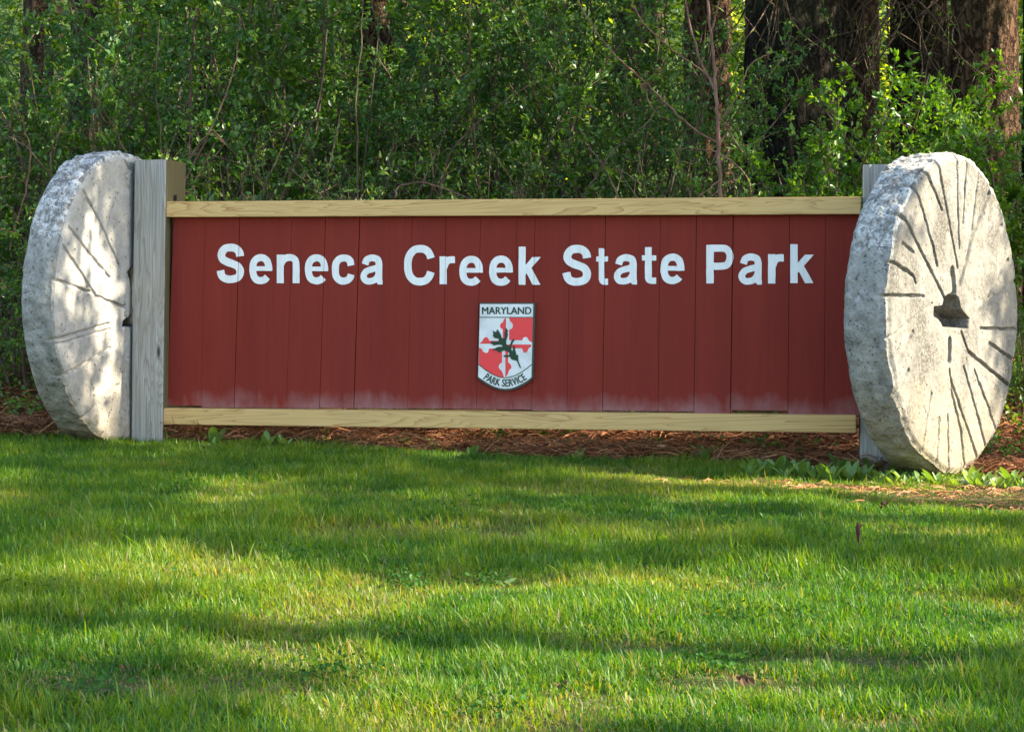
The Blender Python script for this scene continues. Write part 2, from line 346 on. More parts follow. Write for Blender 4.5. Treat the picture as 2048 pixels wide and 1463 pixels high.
tag(sheet('hillside', -45, 45, 16.3, 60, 60, 40, lambda X, Y: zfloor(X * 0, Y) - .05 + .5 * fbm(P3(X * .15, Y * .15), 3, 4), M['hill']), kind='structure')
tag(sheet('open_ground', -120, 120, -120, 120, 30, 30, lambda X, Y: X * 0 - .6, M['lawn']), kind='structure')

# ------------------------------------------------------------------ the sign
sign = empty('park_sign', (0, YS, 0), -A_S)
tag(sign, 'long red board park sign with white lettering hung between two timber posts', 'sign')
ca, sa = math.cos(A_S), math.sin(A_S)
def sp(px, py, dep=0.0):
    """pixel -> (s, z) on the sign plane, pushed back by dep"""
    tx = (px - 1024) / 4000
    # point t*(tx,1): local y = dep -> x*sa + (y-YS)*ca = dep
    Y = (YS * ca + dep) / (tx * sa + ca); X = tx * Y
    return X * ca - (Y - YS) * sa, EYE - (py - 568) / 4000 * Y
def prism(name, quad, y0, y1, m, parent, bev=0.0, side_mat=None):
    """quad: 4+ (s,z) corners; extruded between depths"""
    n = len(quad); q = np.array(quad, float)
    V = np.vstack([np.c_[q[:, 0], np.full(n, y0), q[:, 1]], np.c_[q[:, 0], np.full(n, y1), q[:, 1]]])
    me = bpy.data.meshes.new(name)
    faces = [list(range(n)), list(range(2 * n - 1, n - 1, -1))] + [[i, i + n, (i + 1) % n + n, (i + 1) % n] for i in range(n)]
    me.from_pydata(V.tolist(), [], faces); me.materials.append(m)
    import bmesh
    bm = bmesh.new(); bm.from_mesh(me); bmesh.ops.recalc_face_normals(bm, faces=bm.faces)
    if bev: bmesh.ops.bevel(bm, geom=bm.edges[:], offset=bev, segments=2, affect='EDGES')
    bm.to_mesh(me); bm.free()
    if side_mat:
        me.materials.append(side_mat)
        for p in me.polygons:
            if abs(p.normal.y) < .5: p.material_index = 1
    o = bpy.data.objects.new(name, me); COL.objects.link(o); o.parent = parent; return o
# posts
def sz(px, py, dep=0.0): return sp(px, py, dep)
pl = [sz(268, 320, -.01), sz(333, 319, -.01), sz(325, 884, -.01), sz(260, 884, -.01)]
pl[2] = (pl[2][0], -.15); pl[3] = (pl[3][0], -.15)
pr_ = [sz(1725, 329, .03), sz(1800, 328, .03), sz(1794, 945, .03), sz(1717, 945, .03)]
pr_[2] = (pr_[2][0], -.2); pr_[3] = (pr_[3][0], -.2)
def post(q, y0, y1, label, hole=None):
    # subdivided timber with rounded arrises, checks and a hollow bolt hole
    nz, nx, ny = 120, 22, 26
    per = []   # perimeter parameter around section
    r = .006
    fr = np.linspace(0, 1, nx); sd = np.linspace(0, 1, ny)
    for t in fr: per.append((t, 0))
    for t in sd[1:]: per.append((1, t))
    for t in fr[::-1][1:]: per.append((t, 1))
    for t in sd[::-1][1:-1]: per.append((0, t))
    per = np.array(per); n = len(per)
    zt = np.linspace(0, 1, nz)
    L0, R0 = np.array(q[3]), np.array(q[2]); L1, R1 = np.array(q[0]), np.array(q[1])
    a = L0 + (L1 - L0) * zt[:, None]; b = R0 + (R1 - R0) * zt[:, None]
    S = a[:, None, 0] + (b - a)[:, None, 0] * per[None, :, 0]; Z = a[:, None, 1] + (b - a)[:, None, 1] * per[None, :, 0]
    Yv = y0 + (y1 - y0) * per[None, :, 1] + 0 * S
    V = np.stack([S, Yv, Z], -1)
    c = V.mean(axis=1, keepdims=True); dirv = V - c; dirv[..., 2] = 0
    dd = dirv / (np.linalg.norm(dirv, axis=-1, keepdims=True) + 1e-9)
    disp = .0025 * fbm(V * np.array([22, 22, 2.2]), 3, 31) - .004 * np.clip(fbm(V * np.array([40, 40, .9]), 2, 41) - .45, 0, 1) * 6
    corner = ((per[:, 0] % 1 == 0) & (per[:, 1] % 1 == 0))
    disp = disp - .004 * corner[None]
    V = V + dd * disp[..., None]
    idx = grid_quads(n, nz, True)                     # need (n, nz) ordering
    Vf = V.transpose(1, 0, 2).reshape(-1, 3)
    top = np.arange(n) * nz + nz - 1
    ctr = V[-1].mean(axis=0) + np.array([0, 0, .002]); Vf = np.vstack([Vf, ctr]); ci = len(Vf) - 1
    cap = np.stack([top, np.roll(top, -1), np.full(n, ci)], -1)
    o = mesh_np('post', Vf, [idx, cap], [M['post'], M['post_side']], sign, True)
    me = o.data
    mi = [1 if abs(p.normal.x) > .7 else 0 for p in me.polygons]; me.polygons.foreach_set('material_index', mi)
    me.shade_smooth() if False else None
    me.polygons.foreach_set('use_smooth', [False] * len(me.polygons))
    o['label'] = label; return o
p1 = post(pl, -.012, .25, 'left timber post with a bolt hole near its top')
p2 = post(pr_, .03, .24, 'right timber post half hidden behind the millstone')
# bolt hole on the inner side of the left post: flat disc, inner shade as colour
sx = pl[1][0]
def disc_side(name, s, y, z, r, parent, m):
    th = np.linspace(0, 2 * math.pi, 25)[:-1]
    V = np.vstack([[s, y, z], np.c_[np.full(24, s), y + r * np.cos(th), z + r * np.sin(th)]])
    T = np.array([[0, 1 + i, 1 + (i + 1) % 24] for i in range(24)]); return mesh_np(name, V, [T], m, parent)
disc_side('bolt_hole', sx + .0035, .10, EYE + (568 - 394) / 4000 * 8.62, .014, p1, M['dark'])
# rails
LR = [sz(332, 403), sz(1722, 393), sz(1721, 428), sz(332, 434)]
LB = [sz(324, 816), sz(1712, 830), sz(1712, 865), sz(324, 848)]
rail1 = prism('rail', LR, -.002, .088, M['lumber'], sign, .0025); rail1['label'] = 'pale new timber rail along the top of the red board'
rail2 = prism('rail', LB, -.004, .088, M['lumber'], sign, .0025); rail2['label'] = 'pale new timber rail under the red board'
# boards
SEAM = [(347, 334), (410, 402), (479.5, 468), (583.5, 573), (651, 639), (719.5, 707.5), (824, 815), (892, 886), (961.5, 953), (1034, 1026), (1070, 1063.5), (1140.5, 1134), (1211, 1205), (1320.6, 1316), (1393, 1388), (1466.5, 1461), (1579, 1576), (1651, 1648), (1730, 1727)]
STRONG = {2: 1.0, 3: .3, 4: .8, 5: 1.3, 6: .2, 7: .6, 8: .35, 9: .25, 10: .5, 11: .35, 12: .7, 13: .45, 14: .8, 15: 1.2, 16: .6, 17: .4, 1: .15}
BOT = [0, 0, 2.5, 2.5, 2.5, 1, 1, 0, 0, 0, 0, 1.5, 1, 0, 0, 3, -1, 3, 2.5]
DEP = .045
def seam_x(i, py): 
    t, b = SEAM[i]; return t + (b - t) * (py - 440) / 375
def bot_py(px): return 810.5 + (px - 334) * (826.5 - 810.5) / (1705 - 334)
Vp, Fp, off = [], [], 0
import bmesh
bm = bmesh.new()
for i in range(len(SEAM) - 1):
    dj = .0012 * ((i * 37 % 7) / 7 - .5) * 2
    gl = .0012 * STRONG.get(i, 0); gr = .0012 * STRONG.get(i + 1, 0)
    yb0 = bot_py(SEAM[i][1]) + BOT[i + 1]; yb1 = bot_py(SEAM[i + 1][1]) + BOT[i + 1]
    if i == 15: yb0 -= 3; yb1 -= 3
    tl = sp(seam_x(i, 425), 425, DEP); tr = sp(seam_x(i + 1, 425), 425, DEP)
    bl = sp(seam_x(i, yb0), yb0, DEP); br = sp(seam_x(i + 1, yb1), yb1, DEP)
    quad = [(tl[0] + gl, tl[1]), (tr[0] - gr, tr[1]), (br[0] - gr, br[1]), (bl[0] + gl, bl[1])]
    y0, y1 = DEP + dj, DEP + .022
    vs = [bm.verts.new((s, y, z)) for y in (y0, y1) for s, z in quad]
    for f in ([0, 1, 2, 3], [7, 6, 5, 4], [0, 4, 5, 1], [1, 5, 6, 2], [2, 6, 7, 3], [3, 7, 4, 0]): bm.faces.new([vs[k] for k in f])
bmesh.ops.recalc_face_normals(bm, faces=bm.faces)
bmesh.ops.bevel(bm, geom=bm.edges[:], offset=.0007, segments=1, affect='EDGES')
me = bpy.data.meshes.new('board_panel'); bm.to_mesh(me); bm.free(); me.materials.append(M['panel'])
panel = bpy.data.objects.new('board_panel', me); COL.objects.link(panel); panel.parent = sign
bk = prism('backing_board', [sp(346, 425, .07), sp(1733, 425, .07), sp(1725, 822, .07), sp(336, 806, .07)], .0685, .082, M['dark'], sign)

# --- lettering: glyph strokes -> distance field -> outline
G = {  # width, height, strokes: (half width, points, smooth)
 'S': (54.6, 78.6, [(7.6, [(47, 53.5), (45, 62.5), (37.5, 69.5), (27, 71.2), (16, 68.5), (9.5, 58), (12, 48), (21, 42.5), (33, 38), (43, 32.5), (47.1, 22.5), (42.5, 11.8), (29, 7.4), (17, 9), (10, 15), (7.3, 25.5)], 1)]),
 'e': (47, 60, [(7.0, [(40, 26.3), (39.6, 36), (36.5, 46), (30.5, 51.6), (23.5, 53), (15, 50.5), (9, 43), (7, 30), (9, 16.5), (15, 9), (23.5, 7), (32, 9.3), (37, 14.2)], 1), (4.6, [(9, 31), (41, 31)], 0)]),
 'n': (45.5, 58, [(7, [(7, 0), (7, 57.5)], 0), (6.8, [(8, 38), (13, 47), (20, 51), (29, 51.4), (36, 47.5), (38.6, 38), (38.6, 18), (38.6, 0)], 1)]),
 'c': (45.6, 60, [(7.0, [(38.6, 38), (36, 47.5), (30, 52), (22.5, 53), (14, 50), (8.5, 42), (7, 30), (8.5, 17.5), (14, 9.8), (22.5, 7), (31, 8.8), (36.5, 14), (38.4, 20.5)], 1)]),
 'a': (45, 60, [(6.8, [(9.8, 40), (13, 49), (20, 53), (28, 53.1), (35, 50), (37.5, 42), (37.5, 25), (37.5, 6)], 1), (6.3, [(37, 34.5), (26, 31.3), (14, 27.5), (8, 21), (7, 14.5), (11, 8.2), (18, 6.4), (27, 8.2), (33, 13), (38, 22)], 1), (4.5, [(36, 12), (38, 4.5), (45, 4.5)], 0)]),
 'C': (61.5, 80.5, [(7.6, [(54, 54), (50.5, 64), (42.5, 71.5), (31.5, 73.2), (19.5, 70), (10.5, 58), (7.7, 40.5), (10.5, 22), (19.5, 10.5), (31, 7.4), (42.5, 9.5), (50.5, 17.5), (54, 27)], 1)]),
 'r': (31, 56.5, [(7.3, [(7.3, 0), (7.3, 56)], 0), (7, [(9, 34), (12.5, 43), (19, 48.5), (31, 49.2)], 1)]),
 'k': (46, 77.5, [(7.3, [(7.3, 0), (7.3, 77.5)], 0), (6.6, [(9, 24), (48, 68)], 0, 56.5), (7.2, [(16, 40), (42, -8)], 0, 60)]),
 't': (28, 73.5, [(6.7, [(12.5, 10), (12.5, 73.5)], 0), (5.2, [(0, 52), (28, 52)], 0), (6.2, [(12.2, 16), (13.2, 9), (18, 6.4), (28, 6.4)], 1)]),
 'P': (54, 77, [(7.4, [(7.4, 0), (7.4, 77)], 0), (7.0, [(7, 70), (33, 70), (42, 67), (46.8, 58), (46.8, 48), (42, 38), (33, 34.6), (7, 34.6)], 1)]),
}
def seg_d(X, Y, pts, butt=True):
    D = np.full(X.shape, 1e3)
    for i in range(len(pts) - 1):
        ax, ay = pts[i]; bx, by = pts[i + 1]; dx, dy = bx - ax, by - ay; L2 = dx * dx + dy * dy
        if L2 < 1e-12: continue
        t = ((X - ax) * dx + (Y - ay) * dy) / L2; tc = np.clip(t, 0, 1)
        d = np.hypot(X - ax - tc * dx, Y - ay - tc * dy)
        L = math.sqrt(L2)
        if butt and i == 0: d = np.where(t < 0, np.maximum(d, 1e2 * (-t * L > .0) + 0 * d), d)
        if butt and i == len(pts) - 2: d = np.where(t > 1, np.maximum(d, 1e2), d)
        D = np.minimum(D, d)
    return D
def contours(Fv, x0, y0, h):
    """marching squares on Fv (inside < 0); list of closed loops"""
    nx, ny = Fv.shape; segs = {}
    I = Fv < 0
    cells = np.argwhere((I[:-1, :-1] ^ I[1:, :-1]) | (I[:-1, :-1] ^ I[:-1, 1:]) | (I[1:, 1:] ^ I[1:, :-1]) | (I[1:, 1:] ^ I[:-1, 1:]))
    def lerp(a, b): return a / (a - b) if abs(a - b) > 1e-12 else .5
    for i, j in cells:
        v = [Fv[i, j], Fv[i + 1, j], Fv[i + 1, j + 1], Fv[i, j + 1]]; c = sum((1 << k) for k in range(4) if v[k] < 0)
        e = {0: ('h', i, j), 1: ('v', i + 1, j), 2: ('h', i, j + 1), 3: ('v', i, j)}
        T = {1: [(3, 0)], 2: [(0, 1)], 3: [(3, 1)], 4: [(1, 2)], 5: [(3, 0), (1, 2)], 6: [(0, 2)], 7: [(3, 2)], 8: [(2, 3)], 9: [(2, 0)], 10: [(0, 1), (2, 3)], 11: [(2, 1)], 12: [(1, 3)], 13: [(1, 0)], 14: [(0, 3)]}
        for a, b in T.get(c, []): segs[e[a]] = e[b]
    def pos(k):
        t, i, j = k
        if t == 'h': return (x0 + (i + lerp(Fv[i, j], Fv[i + 1, j])) * h, y0 + j * h)
        return (x0 + i * h, y0 + (j + lerp(Fv[i, j], Fv[i, j + 1])) * h)
    out = []
    while segs:
        s0, k = segs.popitem(); loop = [s0]
        while k != s0 and k in segs: loop.append(k); k = segs.pop(k)
        if len(loop) > 5: out.append([pos(q) for q in loop])
    return out
def simplify(loop, eps):
    P = np.array(loop); n = len(P)
    def rdp(a, b):
        if b - a < 2: return [a]
        p, q = P[a], P[b % n]; d = q - p; L = math.hypot(*d) + 1e-9
        idx = np.arange(a + 1, b); dd = np.abs((P[idx, 0] - p[0]) * d[1] - (P[idx, 1] - p[1]) * d[0]) / L
        m = int(np.argmax(dd))
        if dd[m] < eps: return [a]
        return rdp(a, idx[m]) + rdp(idx[m], b)
    h = n // 2
    return P[rdp(0, h) + rdp(h, n)]
def flat_shape(name, loops, y0, y1, mats, parent):
    """loops in (s,z); filled with holes via a 2D curve; thin slab between depths y0 (front) and y1"""
    cu = bpy.data.curves.new(name, 'CURVE'); cu.dimensions = '2D'; cu.fill_mode = 'BOTH'; cu.extrude = abs(y1 - y0) / 2
    for lp in loops:
        s = cu.splines.new('POLY'); s.points.add(len(lp) - 1); s.use_cyclic_u = True
        for pt, (x, z) in zip(s.points, lp): pt.co = (x, z, 0, 1)
    tmp = bpy.data.objects.new(name, cu); COL.objects.link(tmp)
    me = bpy.data.meshes.new_from_object(tmp.evaluated_get(bpy.context.evaluated_depsgraph_get()))
    bpy.data.objects.remove(tmp); bpy.data.curves.remove(cu)
    n = len(me.vertices); co = np.zeros(n * 3, np.float32); me.vertices.foreach_get('co', co); co = co.reshape(-1, 3)
    ym = (y0 + y1) / 2; co2 = np.stack([co[:, 0], ym - co[:, 2], co[:, 1]], -1); me.vertices.foreach_set('co', co2.ravel()); me.update()
    me.materials.clear()
    for m in mats: me.materials.append(m)
    if len(mats) > 1:
        for p in me.polygons: p.material_index = 1 if abs(p.normal.y) < .5 else 0
    me.name = name
    o = bpy.data.objects.new(name, me); COL.objects.link(o); o.parent = parent; return o
WORDS = [
 ('Seneca', [('S', 433.4, 488, 487.4, 566), ('e', 498.6, 544.6, 508, 568), ('n', 553.6, 599.2, 508.5, 566.3), ('e', 609.8, 656.5, 508.5, 568.5), ('c', 663.7, 709.3, 508.7, 569), ('a', 720.3, 765.2, 509, 568.8)]),
 ('Creek', [('C', 808, 869.4, 490, 570.5), ('r', 879.3, 909.8, 512, 568.2), ('e', 918.6, 966, 511.5, 571.3), ('e', 978.3, 1026, 511, 571.3), ('k', 1037.2, 1081, 493.3, 569.3)]),
 ('State', [('S', 1125, 1182, 490, 571), ('t', 1192.6, 1216, 496.3, 569.3), ('a', 1227, 1274, 508.5, 569), ('t', 1284, 1312.5, 494.3, 567.5), ('e', 1321, 1369, 507, 568)]),
 ('Park', [('P', 1412.6, 1466.6, 489.4, 566.8), ('a', 1476.3, 1524, 507, 569), ('r', 1536, 1567.6, 507.7, 567), ('k', 1580.6, 1627, 488.3, 566.2)]),
]
seam_px = [(i, SEAM[i]) for i in range(1, len(SEAM) - 1)]
for word, letters in WORDS:
    loops_all = []
    for ch, l, r_, t_, b_ in letters:
        Wd, Hd, strokes = G[ch]; h = .5
        gx = np.arange(-3, Wd + 4, h); gy = np.arange(-3, Hd + 4, h); X, Y = np.meshgrid(gx, gy, indexing='ij')
        Xw = X + .35 * noise3(P3(X * .12 + l, Y * .12), 3); Yw = Y + .35 * noise3(P3(X * .12 + l, Y * .12), 4)
        D = np.full(X.shape, 1e3)
        for s in strokes:
            pts = spline([(*p, 0) for p in s[1]], 60)[:, :2] if s[2] else np.array(s[1], float)
            d = seg_d(Xw, Yw, pts, False) - s[0]
            for e_, f_ in ((pts[0], pts[1]), (pts[-1], pts[-2])):
                dx_, dy_ = e_[0] - f_[0], e_[1] - f_[1]; L_ = math.hypot(dx_, dy_); beyond = ((Xw - e_[0]) * dx_ + (Yw - e_[1]) * dy_) / L_
                near = np.hypot(Xw - e_[0], Yw - e_[1]) < s[0] * 1.35
                d = np.where(near, np.maximum(d, beyond), d)
            if len(s) > 3: d = np.maximum(d, np.maximum(Yw - s[3], -Yw))
            D = np.minimum(D, d)
        D = np.clip(D, -6, 6); D[0] = D[-1] = 6; D[:, 0] = D[:, -1] = 6
        # seams between the boards run through the letters
        pxg = l + (X / Wd) * (r_ - l); pyg = b_ - (Y / Hd) * (b_ - t_)
        for i, (a, b) in seam_px:
            sxp = a + (b - a) * (pyg - 440) / 375; wdt = .28 * STRONG.get(i, 0) + .02
            if STRONG.get(i, 0) >= .35: D = np.maximum(D, (wdt + .12) - np.abs(pxg - sxp))
        for lp in contours(D, gx[0], gy[0], h):
            q = simplify(lp, .10)
            if len(q) < 3: continue
            loops_all.append([sp(l + (x / Wd) * (r_ - l), b_ - (y / Hd) * (b_ - t_), DEP - .002) for x, y in q])
    o = flat_shape('lettering', loops_all, DEP - .0024, DEP - .0004, [M['letter'], M['letter_edge']], sign)
    o['label'] = 'white painted word ' + word

# --- shield emblem
def ez(x, y): return sp(900 + x / 6.652, 580 + y / 6.652, DEP - .012)
em = flat_shape('shield_emblem', [[ez(*p) for p in [(396, 165), (1135, 165), (1112, 1165), (1060, 1212), (980, 1268), (880, 1312), (800, 1330), (745, 1335), (660, 1325), (560, 1292), (465, 1240), (365, 1168), (376, 900)]]], DEP - .016, DEP - .0005, [M['em_frame']], sign)
em['label'] = 'shield shaped park service badge with red and white cross and dark oak leaf'
arc = [(1085, 1160), (1020, 1208), (940, 1255), (860, 1290), (800, 1306), (740, 1310), (665, 1302), (580, 1275), (480, 1220), (378, 1150)]
Y1 = DEP - .0165
flat_shape('white_field', [[ez(*p) for p in [(403, 185), (1110, 185)] + arc]], Y1 - .0006, Y1 + .0006, [M['em_white']], em)
barc = [(1090, 985), (1030, 1035), (960, 1085), (880, 1130), (800, 1155), (735, 1165), (650, 1152), (560, 1112), (470, 1055), (385, 985)]
reds = [
 [(790, 367), (800, 410), (832, 440), (841, 475), (828, 508), (795, 525), (790, 530), (790, 665), (965, 665), (973, 637), (1000, 620), (1028, 625), (1046, 655), (1060, 675), (1098, 695), (1105, 367)],
 [(748, 368), (722, 385), (708, 425), (680, 440), (667, 472), (680, 505), (706, 522), (706, 672), (525, 672), (515, 645), (495, 624), (468, 624), (447, 645), (432, 680), (400, 706), (400, 712), (748, 712)],
 [(750, 720), (750, 712 + 9), (1088, 722), (1080, 750), (1045, 775), (1035, 810), (1010, 832), (985, 828), (970, 800), (962, 772), (775, 772), (775, 960), (800, 975), (820, 1010), (815, 1040), (790, 1060), (775, 1105), (745, 1158), (740, 1158), (740, 720)],
 [(390, 762), (430, 785), (440, 815), (480, 835), (510, 825), (525, 775), (695, 775), (695, 960), (660, 985), (648, 1020), (665, 1050), (690, 1070), (705, 1110), (722, 1158), (650, 1146), (560, 1108), (470, 1052), (386, 980)]]
for q in reds: flat_shape('red_quarter', [[ez(*p) for p in q]], Y1 - .0014, Y1 - .0007, [M['em_red']], em)
def band(pts, hw):
    P = np.array(pts, float); d = np.gradient(P, axis=0); d /= np.linalg.norm(d, axis=1)[:, None]; nrm = np.c_[-d[:, 1], d[:, 0]]
    return [tuple(p) for p in np.vstack([P + nrm * hw, (P - nrm * hw)[::-1]])]
flat_shape('border_line', [[ez(*p) for p in band([(402, 360), (1106, 360)], 5)]], Y1 - .0023, Y1 - .0016, [M['em_green']], em)
flat_shape('border_line', [[ez(*p) for p in band(barc, 5)]], Y1 - .0023, Y1 - .0016, [M['em_green']], em)
oak = [(572, 540), (590, 548), (612, 555), (625, 545), (628, 520), (642, 525), (660, 555), (680, 590), (695, 635), (710, 640), (728, 635), (732, 600), (728, 575), (738, 545), (740, 505), (752, 500), (775, 540), (768, 565), (775, 590), (765, 630), (750, 680), (752, 715), (775, 740), (800, 730), (812, 700), (825, 665), (850, 650), (862, 645), (860, 665), (840, 695), (825, 735), (818, 770), (822, 800), (835, 810), (842, 780), (845, 740), (855, 728), (868, 750), (868, 790), (880, 820), (885, 860), (895, 865), (900, 850), (910, 870), (912, 910), (915, 935), (930, 985), (947, 1035), (937, 1037), (915, 990), (895, 940), (870, 930), (830, 925), (812, 905), (800, 880), (770, 890), (735, 890), (712, 872), (720, 862), (760, 862), (795, 855), (790, 830), (765, 810), (720, 800), (690, 812), (660, 830), (640, 822), (620, 800), (575, 798), (568, 785), (600, 775), (625, 760), (660, 750), (690, 752), (705, 745), (695, 730), (660, 722), (620, 728), (590, 735), (560, 715), (540, 690), (545, 682), (580, 680), (625, 680), (650, 675), (655, 655), (640, 640), (610, 638), (585, 622), (572, 595), (585, 575), (575, 560)]
flat_shape('oak_leaf', [[ez(*p) for p in oak]], Y1 - .0032, Y1 - .0024, [M['em_green']], em)
def emblem_text(body, warp, name='badge_lettering'):
    cu = bpy.data.curves.new(name, 'FONT'); cu.body = body; cu.offset = 0
    tmp = bpy.data.objects.new(name, cu); COL.objects.link(tmp)
    me = bpy.data.meshes.new_from_object(tmp.evaluated_get(bpy.context.evaluated_depsgraph_get())); bpy.data.objects.remove(tmp); bpy.data.curves.remove(cu)
    n = len(me.vertices); co = np.zeros(n * 3, np.float32); me.vertices.foreach_get('co', co); co = co.reshape(-1, 3)
    lo, hi = co.min(0), co.max(0)
    out = []
    n0 = n
    for x, y, _ in co:
        u, v = (x - lo[0]) / (hi[0] - lo[0]), (y - lo[1]) / (hi[1] - lo[1]); s, z = ez(*warp(u, v)); out.append((s, Y1 - .0022, z))
    base_ = np.array(out); tri = []; me.calc_loop_triangles()
    tri = np.array([t.vertices[:] for t in me.loop_triangles]); VV_, TT_ = [], []
    for j, (dx_, dz_) in enumerate([(0, 0), (.0009, 0), (-.0009, 0), (0, .0005), (0, -.0005)]): VV_.append(base_ + np.array([dx_, -.0001 * j, dz_])); TT_.append(tri + j * len(base_))
    bpy.data.meshes.remove(me); return mesh_np(name, np.concatenate(VV_), [np.concatenate(TT_)], M['em_green'], em)
    me.materials.clear(); me.materials.append(M['em_green'])
    o = bpy.data.objects.new(name, me); COL.objects.link(o); o.parent = em; return o
emblem_text('MARYLAND', lambda u, v: (432 + u * 652, 317 - v * 92))
def warc(u, v):
    a = R(-38.5) + u * R(77.0); rr = 468 - 96 * v     # radius from centre above
    return (737 + rr * math.sin(a), 812 + rr * math.cos(a) + 0)
emblem_text('PARK SERVICE', warc)

# ------------------------------------------------------------------ millstones
def millstone(name, label, cpx, cpy, Yc, alpha, rad, th, grooves, eye, sun_side, bites, seed, lift=0.0):
    a = R(alpha); n = np.array([math.sin(a), -math.cos(a), 0]); t = np.array([math.cos(a), math.sin(a), 0])
    C = at(cpx, cpy, Yc)
    def loc(px, py):
        d = at(px, py, 1.0) - np.array([0, 0, EYE]); o = np.array([0, 0, EYE])
        k = np.dot(C - o, n) / np.dot(d, n); p = o + d * k - C; return p @ t, p[2]
    na, nr = 1000, 230
    th_ = np.linspace(0, 2 * math.pi, na, endpoint=False)
    ct, st = np.cos(th_), np.sin(th_)
    rr = rad * (1 + .012 * noise3(P3(ct * 1.6, st * 1.6, seed)) + .014 * fbm(P3(ct * 7, st * 7, seed), 4, 2)) - .010 * np.clip(fbm(P3(ct * 16, st * 16, seed), 3, 21), 0, 1)
    for (aa, wd, dp) in bites:
        dd = np.abs((th_ - R(aa) + math.pi) % (2 * math.pi) - math.pi); rr = rr - dp * np.exp(-(dd / R(wd)) ** 2)
    rho = np.linspace(0.0, 1, nr) ** .85
    U = rr[:, None] * ct[:, None] * rho; W = rr[:, None] * st[:, None] * rho
    H = .004 * fbm(P3(U * 5, W * 5, seed), 3, 6) + .0034 * fbm(P3(U * 38, W * 38, seed), 3, 16)
    for g in grooves:
        wdt, dp = g[0], g[1]; pts = [loc(*p) for p in g[2]]
        d = seg_d(U + .0025 * noise3(P3(U * 30, W * 30, 4)), W + .0025 * noise3(P3(U * 30, W * 30, 7)), pts, False)
        H = H - dp * (1 - sstep(wdt * .45, wdt, d)) * (.8 + .4 * noise3(P3(U * 25, W * 25, 3)))
    if eye:
        pts = [loc(*p) for p in eye]; pa = np.array(pts); Un = U + .004 * noise3(P3(U * 20, W * 20, 14)); Wn = W + .004 * noise3(P3(U * 20, W * 20, 17))
        ins = np.zeros(U.shape, bool); j = len(pa) - 1
        for i in range(len(pa)):
            c = ((pa[i, 1] > Wn) != (pa[j, 1] > Wn)) & (Un < (pa[j, 0] - pa[i, 0]) * (Wn - pa[i, 1]) / (pa[j, 1] - pa[i, 1] + 1e-12) + pa[i, 0]); ins ^= c; j = i
        dE = seg_d(Un, Wn, pts + [pts[0]], False); H = H - np.where(ins, .11 * sstep(0, .010, dE), 0)
    # chipped arris
    edge = sstep(.955, 1.0, rho)[None] * (.010 + .010 * (fbm(P3(U * 12, W * 12, seed), 3, 44) + .3))
    H = H - edge
    Vf = np.stack([U, H, W], -1)                     # local: x=t, y=outward(n), z=up
    # rim
    nb = 46; q = np.linspace(0, 1, nb)[1:]
    rs_ = rad * (1 + .010 * noise3(P3(ct * 1.6, st * 1.6, seed)))
    rw = (rs_[:, None] + (rr - rs_)[:, None] * (1 - sstep(0, .22, q))[None]) * (1 + .006 * np.sin(q * math.pi))[None]
    pu, pw, py = rw * ct[:, None], rw * st[:, None], H[:, -1:] - (th + H[:, -1:]) * q[None]
    up = np.clip(st[:, None], 0, 1)
    dn = (.009 + .010 * up) * fbm(P3(pu * 9, py * 9, pw * 9), 4, 60) + (.006 + .006 * up) * fbm(np.stack([pu * 30, py * 30, pw * 30], -1), 3, 61)
    dn = dn * sstep(0, .04, q)[None] - .02 * sstep(.88, 1, q)[None] 
    fac = 1 + dn / rad
    Vr = np.stack([pu * fac, py, pw * fac], -1)
    bq = np.linspace(1, 0, 12)[1:]
    Vb = np.stack([Vr[:, -1:, 0] * bq, np.full((na, 11), -th) + 0 * bq, Vr[:, -1:, 2] * bq], -1)
    V = np.concatenate([Vf, Vr, Vb], axis=1); m = V.shape[1]
    Q = grid_quads(na, m, True)
    j = np.tile(np.arange(m - 1), na); mi = np.where(j < nr - 1 - 5, 0, 1)
    V2 = V.reshape(-1, 3)
    o = mesh_np(name, V2, [Q[:, ::-1]], [M['stone_face' if sun_side else 'stone_face_grey'], M['stone_rim']], None, True, mat_idx=mi)
    # local x -> t, local y -> n, z -> z
    from mathutils import Matrix
    o.matrix_world = Matrix(((t[0], n[0], 0, C[0]), (t[1], n[1], 0, C[1]), (0, 0, 1, C[2] + lift), (0, 0, 0, 1)))
    tag(o, label, 'millstone', 'old millstones'); return o
def z2(*p): return [(1660 + x / 2.09, 280 + y / 2.09) for x, y in p]
def z1(*p): return [(x / 2.217, 260 + y / 2.217) for x, y in p]
D1, D2, D3 = .024, .018, .011
